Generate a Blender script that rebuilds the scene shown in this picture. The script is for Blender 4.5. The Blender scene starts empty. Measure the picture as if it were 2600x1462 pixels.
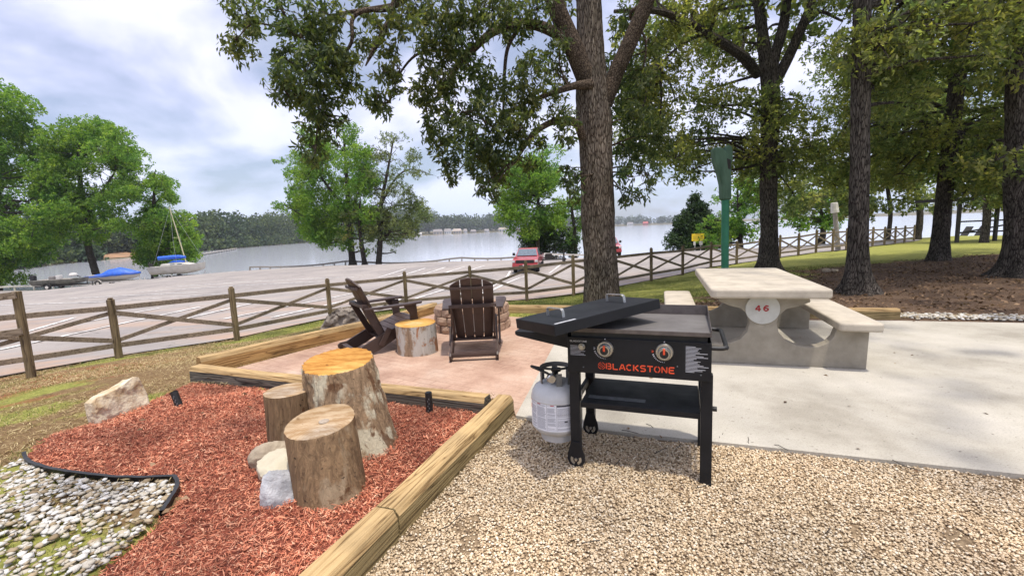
import bpy, math, random
import numpy as np
from mathutils import Vector, Matrix, noise
random.seed(7); rng = np.random.default_rng(7)
scene = bpy.context.scene; col = scene.collection
# ------------------------------------------------------------------ camera
SW, SH = 2600, 1462
FPX, PITCH, ROLL, CH = 1160.0, math.radians(7.35), math.radians(2.3), 1.45
_F = np.array([0, math.cos(PITCH), -math.sin(PITCH)]); _R = np.array([1.0, 0, 0]); _U = np.cross(_R, _F)
R2 = math.cos(ROLL)*_R - math.sin(ROLL)*_U; U2 = math.sin(ROLL)*_R + math.cos(ROLL)*_U
CAM = np.array([0, 0, CH])
cd = bpy.data.cameras.new("camera"); cam = bpy.data.objects.new("camera", cd); col.objects.link(cam)
cd.sensor_width = 36; cd.lens = 36*FPX/SW; cd.clip_start = 0.05; cd.clip_end = 6000
cam.matrix_world = Matrix(((R2[0], U2[0], -_F[0], 0), (R2[1], U2[1], -_F[1], 0), (R2[2], U2[2], -_F[2], CH), (0, 0, 0, 1)))
scene.camera = cam
def ray(x, y): return _F + R2*(x-SW/2)/FPX - U2*(y-SH/2)/FPX
def un(x, y, z=0.0):
    d = ray(x, y); return CAM + d*((z-CH)/d[2])
def at(x, y, Y):
    d = ray(x, y); return CAM + d*(Y/d[1])
# ------------------------------------------------------------------ sun, sky
SUN_EL, SUN_AZ = math.radians(77), math.radians(150)      # azimuth measured from +Y towards +X
scene.view_settings.view_transform = 'Standard'; scene.view_settings.look = 'None'
scene.view_settings.exposure = 0.62; scene.view_settings.gamma = 1.0
scene.cycles.use_denoising = True
scene.cycles.max_bounces = 6; scene.cycles.transparent_max_bounces = 8
scene.cycles.caustics_reflective = False; scene.cycles.caustics_refractive = False
ld = bpy.data.lights.new("sun", 'SUN'); sun = bpy.data.objects.new("sun", ld); col.objects.link(sun)
ld.energy = 2.7; ld.angle = math.radians(2.0); ld.color = (1.0, 0.93, 0.82)
sd = Vector((math.cos(SUN_EL)*math.sin(SUN_AZ), math.cos(SUN_EL)*math.cos(SUN_AZ), math.sin(SUN_EL)))
sun.rotation_euler = sd.to_track_quat('Z', 'Y').to_euler(); sun.location = (0, 0, 30)
world = bpy.data.worlds.new("World"); scene.world = world; world.use_nodes = True
wt = world.node_tree; wn, wl = wt.nodes, wt.links; wn.clear()
def N(nodes, typ, **kw):
    n = nodes.new(typ)
    for k, v in kw.items(): setattr(n, k, v)
    return n
def ramp(nodes, stops, interp='LINEAR'):
    r = nodes.new('ShaderNodeValToRGB'); e = r.color_ramp.elements; r.color_ramp.interpolation = interp
    while len(e) < len(stops): e.new(0.5)
    for i, (p, c) in enumerate(stops):
        e[i].position = p
        e[i].color = (c, c, c, 1) if isinstance(c, (int, float)) else (*c, 1)
    return r
def build_world():
    out = N(wn, 'ShaderNodeOutputWorld'); bg = N(wn, 'ShaderNodeBackground'); wl.new(bg.outputs[0], out.inputs[0])
    bg.inputs[1].default_value = 0.1
    sky = N(wn, 'ShaderNodeTexSky', sky_type='NISHITA', sun_disc=False, sun_elevation=SUN_EL, sun_rotation=SUN_AZ)
    sky.air_density = 1.0; sky.dust_density = 1.5; sky.ozone_density = 1.5
    tc = N(wn, 'ShaderNodeTexCoord'); sep = N(wn, 'ShaderNodeSeparateXYZ'); wl.new(tc.outputs['Generated'], sep.inputs[0])
    mx = N(wn, 'ShaderNodeMath', operation='MAXIMUM'); wl.new(sep.outputs[2], mx.inputs[0]); mx.inputs[1].default_value = 0.0
    ad = N(wn, 'ShaderNodeMath', operation='ADD'); wl.new(mx.outputs[0], ad.inputs[0]); ad.inputs[1].default_value = 0.34
    dx = N(wn, 'ShaderNodeMath', operation='DIVIDE'); wl.new(sep.outputs[0], dx.inputs[0]); wl.new(ad.outputs[0], dx.inputs[1])
    dy = N(wn, 'ShaderNodeMath', operation='DIVIDE'); wl.new(sep.outputs[1], dy.inputs[0]); wl.new(ad.outputs[0], dy.inputs[1])
    cb = N(wn, 'ShaderNodeCombineXYZ'); wl.new(dx.outputs[0], cb.inputs[0]); wl.new(dy.outputs[0], cb.inputs[1])
    cb.inputs[2].default_value = 3.7
    n1 = N(wn, 'ShaderNodeTexNoise'); n1.inputs['Scale'].default_value = 2.1; n1.inputs['Detail'].default_value = 7
    n1.inputs['Roughness'].default_value = 0.48; n1.inputs['Distortion'].default_value = 0.25
    wl.new(cb.outputs[0], n1.inputs['Vector'])
    n2 = N(wn, 'ShaderNodeTexNoise'); n2.inputs['Scale'].default_value = 1.0; n2.inputs['Detail'].default_value = 4
    n2.inputs['Roughness'].default_value = 0.4
    mp = N(wn, 'ShaderNodeVectorMath', operation='ADD'); mp.inputs[1].default_value = (4.3, 1.7, 2.0)
    wl.new(cb.outputs[0], mp.inputs[0]); wl.new(mp.outputs[0], n2.inputs['Vector'])
    cov = ramp(wn, [(0.38, 0.35), (0.56, 1.0)]); wl.new(n1.outputs[0], cov.inputs[0])
    # cloud body: bright lavender white to blue grey bases
    cc = ramp(wn, [(0.34, (3.7, 3.9, 5.0)), (0.50, (4.7, 4.75, 5.8)), (0.64, (4.95, 4.95, 5.6))]); wl.new(n2.outputs[0], cc.inputs[0])
    cc2 = ramp(wn, [(0.38, (0.86, 0.90, 0.97)), (0.64, (1.06, 1.05, 1.02))]); wl.new(n1.outputs[0], cc2.inputs[0])
    mul = N(wn, 'ShaderNodeMix', data_type='RGBA', blend_type='MULTIPLY'); mul.inputs[0].default_value = 1.0
    wl.new(cc.outputs[0], mul.inputs[6]); wl.new(cc2.outputs[0], mul.inputs[7])
    gain = N(wn, 'ShaderNodeVectorMath', operation='MULTIPLY'); gain.inputs[1].default_value = (1.38, 1.39, 1.46)
    wl.new(mul.outputs[2], gain.inputs[0])
    # pale blue band low above the horizon
    hz = ramp(wn, [(0.0, 0.75), (0.10, 0.35), (0.26, 0.0)]); wl.new(mx.outputs[0], hz.inputs[0])
    hm = N(wn, 'ShaderNodeMix', data_type='RGBA'); wl.new(hz.outputs[0], hm.inputs[0]); wl.new(gain.outputs[0], hm.inputs[6])
    hm.inputs[7].default_value = (4.9, 6.0, 7.6, 1)
    sk = N(wn, 'ShaderNodeVectorMath', operation='SCALE'); wl.new(sky.outputs[0], sk.inputs[0]); sk.inputs[3].default_value = 0.8
    m = N(wn, 'ShaderNodeMix', data_type='RGBA'); wl.new(cov.outputs[0], m.inputs[0]); wl.new(sk.outputs[0], m.inputs[6]); wl.new(hm.outputs[2], m.inputs[7])
    # cloud sheet brightened overhead, beyond the view, to lift the ambient light
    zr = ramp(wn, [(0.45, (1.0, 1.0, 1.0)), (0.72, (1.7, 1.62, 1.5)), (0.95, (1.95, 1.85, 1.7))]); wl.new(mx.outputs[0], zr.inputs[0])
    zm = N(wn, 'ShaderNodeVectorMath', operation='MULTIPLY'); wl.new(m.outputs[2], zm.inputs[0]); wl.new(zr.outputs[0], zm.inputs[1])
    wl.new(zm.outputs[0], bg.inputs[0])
    return cc
build_world()
# ------------------------------------------------------------------ materials
def newmat(name):
    m = bpy.data.materials.new(name); m.use_nodes = True; nt = m.node_tree
    return m, nt.nodes, nt.links, nt.nodes['Principled BSDF']
def vec(nodes, links, stretch=(1, 1, 1), coords='Object', rot=(0, 0, 0)):
    tc = N(nodes, 'ShaderNodeTexCoord'); mp = N(nodes, 'ShaderNodeMapping'); mp.inputs['Scale'].default_value = stretch
    mp.inputs['Rotation'].default_value = rot; links.new(tc.outputs[coords], mp.inputs[0]); return mp.outputs[0]
def noi(nodes, links, v, scale, detail=6, rough=0.6, dist=0.0):
    n = N(nodes, 'ShaderNodeTexNoise'); n.inputs['Scale'].default_value = scale; n.inputs['Detail'].default_value = detail
    n.inputs['Roughness'].default_value = rough; n.inputs['Distortion'].default_value = dist
    if v is not None: links.new(v, n.inputs['Vector'])
    return n.outputs[0]
def addbump(nodes, links, bs, h, strength, dist=0.01):
    b = N(nodes, 'ShaderNodeBump'); b.inputs['Strength'].default_value = strength; b.inputs['Distance'].default_value = dist
    links.new(h, b.inputs['Height']); links.new(b.outputs[0], bs.inputs['Normal'])
def mixc(nodes, links, fac, a, b, mode='MIX'):
    m = N(nodes, 'ShaderNodeMix', data_type='RGBA', blend_type=mode)
    for inp, v in ((0, fac), (6, a), (7, b)):
        if isinstance(v, (int, float)): m.inputs[inp].default_value = v
        elif isinstance(v, tuple): m.inputs[inp].default_value = (*v, 1)
        else: links.new(v, m.inputs[inp])
    return m.outputs[2]
def simple(name, c, rough=0.5, metal=0.0, spec=0.5, c2=None, scale=6.0, stretch=(1, 1, 1), bump=0.0, bscale=None, bd=0.005, lo=0.35, hi=0.65, coat=0.0):
    m, n, l, b = newmat(name)
    v = vec(n, l, stretch)
    if c2 is None: c2 = tuple(x*0.82 for x in c)
    t = noi(n, l, v, scale); r = ramp(n, [(lo, c2), (hi, c)]); l.new(t, r.inputs[0]); l.new(r.outputs[0], b.inputs['Base Color'])
    rr = ramp(n, [(0.3, min(1, rough*1.15)), (0.7, rough*0.88)]); l.new(t, rr.inputs[0]); l.new(rr.outputs[0], b.inputs['Roughness'])
    b.inputs['Metallic'].default_value = metal; b.inputs['Specular IOR Level'].default_value = spec
    b.inputs['Coat Weight'].default_value = coat
    if bump: addbump(n, l, b, noi(n, l, v, bscale or scale*4), bump, bd)
    return m
def island_mat(name, stops, rough=0.8, trans=0.0, spec=0.3, tcol=None, patch=None):
    """colour differs from piece to piece (leaves, pebbles, chips)"""
    m, n, l, b = newmat(name)
    g = N(n, 'ShaderNodeNewGeometry'); r = ramp(n, stops); l.new(g.outputs['Random Per Island'], r.inputs[0]); c = r.outputs[0]
    if patch:
        v = vec(n, l); t = noi(n, l, v, patch[0], 3); pr = ramp(n, [(0.35, patch[1]), (0.65, patch[2])]); l.new(t, pr.inputs[0])
        c = mixc(n, l, 1.0, c, pr.outputs[0], 'MULTIPLY')
    l.new(c, b.inputs['Base Color']); b.inputs['Roughness'].default_value = rough; b.inputs['Specular IOR Level'].default_value = spec
    if trans:
        t = N(n, 'ShaderNodeBsdfTranslucent'); mx = N(n, 'ShaderNodeMixShader'); mx.inputs[0].default_value = trans
        tm = mixc(n, l, 1.0, c, tcol or (1.5, 1.6, 0.7), 'MULTIPLY'); l.new(tm, t.inputs[0])
        l.new(b.outputs[0], mx.inputs[1]); l.new(t.outputs[0], mx.inputs[2]); l.new(mx.outputs[0], n['Material Output'].inputs[0])
    return m
def wood(name, c, c2, dark, rough=0.8, grain=14.0, bump=0.6, grey=0.0, axis=0, nails=False):
    m, n, l, b = newmat(name)
    st = [grain*1.3]*3; st[axis] = 0.75
    v = vec(n, l, tuple(st)); t = noi(n, l, v, 1.3, 3, 0.45, 0.9)
    w = N(n, 'ShaderNodeMath', operation='MULTIPLY'); l.new(t, w.inputs[0]); w.inputs[1].default_value = 9.0
    fr = N(n, 'ShaderNodeMath', operation='PINGPONG'); l.new(w.outputs[0], fr.inputs[0]); fr.inputs[1].default_value = 1.0
    r = ramp(n, [(0.0, dark), (0.22, c2), (0.7, c)]); l.new(fr.outputs[0], r.inputs[0])
    big = noi(n, l, vec(n, l), 2.5, 4); br = ramp(n, [(0.35, (0.72, 0.70, 0.68)), (0.65, (1.08, 1.05, 1.0))]); l.new(big, br.inputs[0])
    cc = mixc(n, l, 1.0, r.outputs[0], br.outputs[0], 'MULTIPLY')
    fine = noi(n, l, v, 7, 4); fr2 = ramp(n, [(0.3, 0.84), (0.6, 1.04)]); l.new(fine, fr2.inputs[0])
    cc = mixc(n, l, 1.0, cc, fr2.outputs[0], 'MULTIPLY')
    if grey:
        gm = ramp(n, [(0.4, 0.0), (0.6, grey)]); l.new(noi(n, l, vec(n, l, (1, 3, 3)), 4, 5), gm.inputs[0])
        cc = mixc(n, l, gm.outputs[0], cc, (0.20, 0.19, 0.17))
    l.new(cc, b.inputs['Base Color']); b.inputs['Roughness'].default_value = rough; b.inputs['Specular IOR Level'].default_value = 0.2
    addbump(n, l, b, fr.outputs[0], bump, 0.003)
    return m
def bark(name, c, c2, dark, zs=0.16, scale=26.0, bump=1.0, bd=0.03):
    m, n, l, b = newmat(name)
    v = vec(n, l, (1, 1, zs)); vo = N(n, 'ShaderNodeTexVoronoi', feature='DISTANCE_TO_EDGE'); vo.inputs['Scale'].default_value = scale
    ad = N(n, 'ShaderNodeMix', data_type='VECTOR'); ad.inputs[0].default_value = 0.10
    nn = N(n, 'ShaderNodeTexNoise'); nn.inputs['Scale'].default_value = 9; nn.inputs['Detail'].default_value = 4; l.new(v, nn.inputs['Vector'])
    l.new(v, ad.inputs[4]); l.new(nn.outputs['Color'], ad.inputs[5]); l.new(ad.outputs[1], vo.inputs['Vector'])
    t = noi(n, l, v, scale*1.3, 6, 0.7)
    rr = ramp(n, [(0.0, 0.0), (0.12, 0.75), (0.35, 1.0)]); l.new(vo.outputs['Distance'], rr.inputs[0])
    h = N(n, 'ShaderNodeMath', operation='MULTIPLY'); l.new(rr.outputs[0], h.inputs[0]); l.new(t, h.inputs[1])
    r = ramp(n, [(0.08, dark), (0.38, c2), (0.62, c)]); l.new(h.outputs[0], r.inputs[0])
    big = ramp(n, [(0.35, (0.65, 0.66, 0.62)), (0.65, (1.1, 1.08, 1.05))]); l.new(noi(n, l, vec(n, l), 1.6, 5), big.inputs[0])
    l.new(mixc(n, l, 1.0, r.outputs[0], big.outputs[0], 'MULTIPLY'), b.inputs['Base Color'])
    b.inputs['Roughness'].default_value = 0.95; b.inputs['Specular IOR Level'].default_value = 0.1
    addbump(n, l, b, h.outputs[0], bump, bd)
    return m
MT = {}
MT['black'] = simple('black_powder_coat', (0.010, 0.011, 0.014), 0.5, spec=0.35, c2=(0.006, 0.0065, 0.008), scale=9, bump=0.05, bscale=220)
MT['blackp'] = simple('black_plastic', (0.018, 0.018, 0.018), 0.5, c2=(0.010, 0.010, 0.010), scale=12)
MT['lid'] = simple('lid_enamel', (0.012, 0.013, 0.016), 0.5, spec=.3, c2=(0.008, 0.009, 0.011), scale=5, bump=0.04, bscale=150)
MT['plate'] = simple('griddle_steel', (0.20, 0.19, 0.18), 0.5, metal=0.3, c2=(0.14, 0.13, 0.125), scale=5, bump=0.05, bscale=90)
MT['rim'] = simple('worn_steel_rim', (0.16, 0.14, 0.13), 0.45, metal=0.5, c2=(0.10, 0.085, 0.08), scale=14)
MT['steel'] = simple('brushed_steel', (0.62, 0.62, 0.60), 0.28, metal=0.9, c2=(0.45, 0.45, 0.44), scale=20)
MT['orange'] = simple('orange_print', (0.80, 0.09, 0.03), 0.5, c2=(0.68, 0.07, 0.02))
MT['white'] = simple('white_print', (0.55, 0.56, 0.60), 0.6, c2=(0.45, 0.46, 0.5))
MT['sticker'] = simple('grey_sticker', (0.14, 0.15, 0.16), 0.5, c2=(0.10, 0.105, 0.11), scale=30)
MT['stickerw'] = simple('white_sticker', (0.55, 0.56, 0.57), 0.5, c2=(0.4, 0.4, 0.42), scale=60)
MT['tank'] = simple('tank_grey_paint', (0.58, 0.58, 0.565), 0.42, c2=(0.48, 0.48, 0.47), scale=7, bump=0.04, bscale=60)
MT['tankcollar'] = simple('tank_collar', (0.20, 0.20, 0.19), 0.45, c2=(0.13, 0.13, 0.12), scale=12)
MT['label'] = simple('tank_label_paper', (0.80, 0.81, 0.84), 0.5, c2=(0.72, 0.73, 0.77), scale=30)
MT['ink'] = simple('label_ink', (0.34, 0.35, 0.39), 0.6)
MT['inkd'] = simple('label_dark_ink', (0.05, 0.05, 0.06), 0.6)
MT['red'] = simple('red_ink', (0.60, 0.04, 0.04), 0.6)
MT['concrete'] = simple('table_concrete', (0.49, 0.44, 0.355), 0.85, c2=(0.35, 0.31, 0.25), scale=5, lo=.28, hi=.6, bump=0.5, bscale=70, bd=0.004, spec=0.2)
MT['concrete_g'] = simple('shaded_concrete', (0.37, 0.335, 0.27), 0.9, c2=(0.24, 0.215, 0.17), scale=5, bump=0.4, bscale=60, bd=0.004, spec=0.2, lo=0.3, hi=0.7)  # darker table concrete: stains plus the end faces' shade put into the colour
MT['disc'] = simple('white_painted_disc', (0.55, 0.55, 0.51), 0.75, c2=(0.46, 0.46, 0.42), scale=10, bump=0.2, bscale=60)
MT['numred'] = simple('red_number_paint', (0.36, 0.015, 0.02), 0.7)
MT['chair'] = simple('brown_poly_lumber', (0.060, 0.036, 0.028), 0.45, c2=(0.045, 0.027, 0.021), scale=8, bump=0.06, bscale=120)
MT['timber'] = wood('treated_timber', (0.49, 0.355, 0.18), (0.40, 0.275, 0.13), (0.15, 0.095, 0.042), bump=0.8)
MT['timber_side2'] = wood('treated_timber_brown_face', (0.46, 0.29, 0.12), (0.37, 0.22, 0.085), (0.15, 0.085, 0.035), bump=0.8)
MT['timber_side'] = wood('treated_timber_olive_side', (0.33, 0.26, 0.13), (0.25, 0.19, 0.09), (0.07, 0.05, 0.025), bump=0.9)  # side faces coloured darker and more olive than the tops
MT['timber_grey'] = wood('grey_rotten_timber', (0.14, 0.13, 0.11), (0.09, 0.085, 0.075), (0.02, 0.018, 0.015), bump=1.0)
MT['fence'] = wood('fence_wood', (0.29, 0.24, 0.185), (0.23, 0.185, 0.14), (0.10, 0.075, 0.055), grain=10, bump=0.5)
MT['fencez'] = wood('fence_post_wood', (0.235, 0.185, 0.11), (0.17, 0.13, 0.078), (0.045, 0.03, 0.02), grain=10, bump=0.5, axis=2)
MT['rail'] = simple('silver_rail_wood', (0.34, 0.31, 0.27), 0.8, c2=(0.24, 0.22, 0.19), scale=6)
MT['whiterail'] = simple('white_rail_paint', (0.66, 0.63, 0.57), 0.7, c2=(0.5, 0.47, 0.42), scale=6)
MT['bark'] = bark('oak_bark', (0.38, 0.33, 0.275), (0.18, 0.145, 0.115), (0.05, 0.038, 0.03), scale=40)
MT['bark2'] = bark('dark_bark', (0.18, 0.16, 0.14), (0.09, 0.078, 0.068), (0.022, 0.018, 0.015), scale=34, bump=.7)
MT['limb'] = bark('branch_bark', (0.20, 0.155, 0.12), (0.11, 0.083, 0.062), (0.03, 0.022, 0.017), zs=0.7, scale=30, bump=0.5)
MT['leaf_oak'] = island_mat('oak_leaves', [(0.0, (0.040, 0.066, 0.032)), (0.6, (0.080, 0.112, 0.048)), (1.0, (0.16, 0.185, 0.075))], 0.5, 0.5, patch=(0.5, (0.85, 0.95, 0.95), (1.3, 1.1, 0.9)))
MT['leaf_wood'] = island_mat('woodland_leaves', [(0.0, (0.09, 0.12, 0.060)), (0.6, (0.18, 0.22, 0.10)), (1.0, (0.30, 0.32, 0.14))], 0.6, 0.6, patch=(0.5, (0.75, 0.9, 0.95), (1.3, 1.1, 0.85)))
MT['leaf_bright'] = island_mat('bright_leaves', [(0.0, (0.08, 0.16, 0.034)), (0.5, (0.15, 0.27, 0.05)), (1.0, (0.27, 0.38, 0.08))], 0.55, 0.5, patch=(0.35, (0.55, 0.75, 0.7), (1.3, 1.15, 0.9)))
MT['leaf_olive'] = island_mat('grey_green_leaves', [(0.0, (0.09, 0.12, 0.055)), (0.5, (0.15, 0.19, 0.080)), (1.0, (0.24, 0.28, 0.12))], 0.6, 0.35, patch=(0.4, (0.7, 0.8, 0.8), (1.2, 1.1, 0.9)))
MT['leaf_cedar'] = island_mat('cedar_foliage', [(0.0, (0.012, 0.030, 0.012)), (0.6, (0.028, 0.060, 0.020)), (1.0, (0.06, 0.11, 0.03))], 0.7, 0.2, patch=(0.8, (0.7, 0.85, 0.9), (1.3, 1.15, 0.9)))
MT['leaf_far'] = island_mat('far_foliage', [(0.0, (0.03, 0.052, 0.03)), (0.6, (0.06, 0.095, 0.045)), (1.0, (0.12, 0.16, 0.07))], 0.8, 0.2, patch=(0.05, (0.55, 0.68, 0.8), (1.45, 1.3, 0.95)))
MT['pebble'] = island_mat('pea_gravel', [(0.0, (0.15, 0.10, 0.06)), (0.08, (0.40, 0.30, 0.185)), (0.5, (0.60, 0.48, 0.32)), (0.85, (0.71, 0.61, 0.45)), (1.0, (0.79, 0.72, 0.59))], 0.75, patch=(0.9, (0.74, 0.73, 0.72), (1.08, 1.03, 0.97)))
MT['riverrock'] = island_mat('white_river_stones', [(0.0, (0.18, 0.13, 0.07)), (0.2, (0.34, 0.27, 0.17)), (0.5, (0.42, 0.39, 0.32)), (0.8, (0.50, 0.48, 0.44)), (1.0, (0.62, 0.61, 0.57))], 0.7)
MT['chip'] = island_mat('red_mulch_chips', [(0.0, (0.10, 0.030, 0.020)), (0.2, (0.30, 0.090, 0.052)), (0.4, (0.50, 0.165, 0.088)), (0.75, (0.70, 0.295, 0.17)), (1.0, (0.80, 0.48, 0.31))], 0.85, patch=(1.3, (0.52, 0.48, 0.48), (1.18, 1.12, 1.1)))
MT['blade'] = island_mat('grass_blades', [(0.0, (0.05, 0.085, 0.020)), (0.5, (0.11, 0.15, 0.040)), (0.8, (0.20, 0.22, 0.07)), (1.0, (0.34, 0.28, 0.12))], 0.7, 0.3)
MT['straw'] = island_mat('dry_grass_blades', [(0.0, (0.12, 0.07, 0.035)), (0.5, (0.34, 0.24, 0.12)), (1.0, (0.60, 0.50, 0.28))], 0.8, 0.2)
MT['litter'] = island_mat('dead_leaves', [(0.0, (0.05, 0.028, 0.016)), (0.6, (0.14, 0.082, 0.045)), (1.0, (0.30, 0.20, 0.12))], 0.8, 0.1)
MT['rockw'] = simple('pale_quartz_rock', (0.66, 0.58, 0.43), 0.8, c2=(0.46, 0.34, 0.20), scale=7, bump=0.8, bscale=22, bd=0.02, lo=0.38, hi=0.55)
MT['rockg'] = simple('blue_grey_rock', (0.46, 0.465, 0.475), 0.8, c2=(0.22, 0.225, 0.24), scale=7, bump=0.8, bscale=24, bd=0.02)
MT['rockt'] = simple('tan_rock', (0.42, 0.35, 0.25), 0.85, c2=(0.26, 0.21, 0.15), scale=8, bump=0.8, bscale=24, bd=0.02)
MT['rockf'] = simple('flat_beige_rock', (0.50, 0.46, 0.34), 0.8, c2=(0.42, 0.37, 0.27), scale=5, bump=0.4, bscale=20, bd=0.01)
MT['rockb'] = simple('big_weathered_rock', (0.34, 0.29, 0.235), 0.9, c2=(0.17, 0.145, 0.12), scale=7, bump=0.9, bscale=16, bd=0.03)
MT['block'] = simple('fire_pit_block', (0.40, 0.275, 0.185), 0.9, c2=(0.26, 0.17, 0.12), scale=8, bump=0.8, bscale=26, bd=0.02)
MT['green'] = simple('green_post_paint', (0.03, 0.20, 0.105), 0.6, c2=(0.022, 0.15, 0.08), scale=4)
MT['greencloth'] = simple('faded_green_wrap', (0.085, 0.16, 0.10), 0.8, c2=(0.05, 0.10, 0.06), scale=6, stretch=(1, 1, .3), bump=0.4, bscale=18)
MT['yellow'] = simple('yellow_sign', (0.80, 0.58, 0.02), 0.5, c2=(0.72, 0.5, 0.02))
MT['carred'] = simple('red_car_paint', (0.36, 0.035, 0.04), 0.3, c2=(0.34, 0.028, 0.036), coat=0.6)
MT['glass'] = simple('dark_window_glass', (0.10, 0.14, 0.17), 0.08, spec=0.9, c2=(0.06, 0.09, 0.11))
MT['tyre'] = simple('tyre_rubber', (0.02, 0.02, 0.02), 0.8)
MT['chrome'] = simple('chrome', (0.6, 0.6, 0.6), 0.25, metal=0.9)
MT['lamp'] = simple('headlamp_glass', (0.55, 0.55, 0.55), 0.2, spec=0.8)
MT['hullw'] = simple('white_gelcoat', (0.62, 0.60, 0.55), 0.3, c2=(0.52, 0.50, 0.45), scale=2)
MT['hullg'] = simple('grey_camouflage_hull', (0.22, 0.22, 0.19), 0.5, c2=(0.08, 0.08, 0.07), scale=3)
MT['tarp'] = simple('blue_tarpaulin', (0.025, 0.13, 0.62), 0.55, c2=(0.018, 0.09, 0.45), scale=3, bump=0.3, bscale=5, bd=0.05)
MT['mast'] = simple('pale_mast', (0.55, 0.50, 0.30), 0.5)
MT['galv'] = simple('galvanised_steel', (0.45, 0.45, 0.45), 0.5, metal=0.4)
MT['housew'] = simple('house_white', (0.60, 0.58, 0.55), 0.8)
MT['houset'] = simple('house_tan', (0.40, 0.34, 0.28), 0.8)
MT['roofg'] = simple('roof_grey', (0.24, 0.22, 0.21), 0.8)
MT['roofr'] = simple('roof_red', (0.42, 0.07, 0.05), 0.8)
MT['dark'] = simple('dark_timber', (0.03, 0.027, 0.024), 0.8)
MT['stripe'] = simple('road_paint', (0.72, 0.71, 0.68), 0.8, c2=(0.38, 0.36, 0.34), scale=5, lo=0.42, hi=0.56)
# ------------------------------------------------------------------ mesh helpers
def link(o, parent=None):
    col.objects.link(o)
    if parent is not None: o.parent = parent
    return o
def empty(name, loc, label, cat, group=None, rz=0.0, kind=None):
    o = bpy.data.objects.new(name, None); o.empty_display_size = 0.1; link(o)
    o.location = tuple(loc); o.rotation_euler = (0, 0, rz)
    tag(o, label, cat, group, kind); return o
def tag(o, label=None, cat=None, group=None, kind=None):
    if label: o['label'] = label
    if cat: o['category'] = cat
    if group: o['group'] = group
    if kind: o['kind'] = kind
    return o
def copy_tree(o, parent=None):
    c = o.copy(); col.objects.link(c)
    if parent is not None: c.parent = parent
    for ch in [x for x in bpy.data.objects if x.parent == o and x != c]: copy_tree(ch, c)
    return c
def fast(name, V, F, mats, parent=None, smooth=False, mi=None):
    V = np.asarray(V, dtype=np.float32).reshape(-1, 3); F = np.asarray(F, dtype=np.int32); k = F.shape[1]
    me = bpy.data.meshes.new(name); me.vertices.add(len(V)); me.vertices.foreach_set('co', V.ravel())
    me.loops.add(F.size); me.loops.foreach_set('vertex_index', F.ravel())
    me.polygons.add(len(F)); me.polygons.foreach_set('loop_start', np.arange(0, F.size, k, dtype=np.int32))
    me.polygons.foreach_set('loop_total', np.full(len(F), k, dtype=np.int32))
    if mi is not None: me.polygons.foreach_set('material_index', np.asarray(mi, dtype=np.int32))
    if smooth: me.polygons.foreach_set('use_smooth', np.ones(len(F), dtype=bool))
    for m in (mats if isinstance(mats, (list, tuple)) else [mats]): me.materials.append(m)
    me.update(calc_edges=True); me.validate()
    return link(bpy.data.objects.new(name, me), parent)
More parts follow.
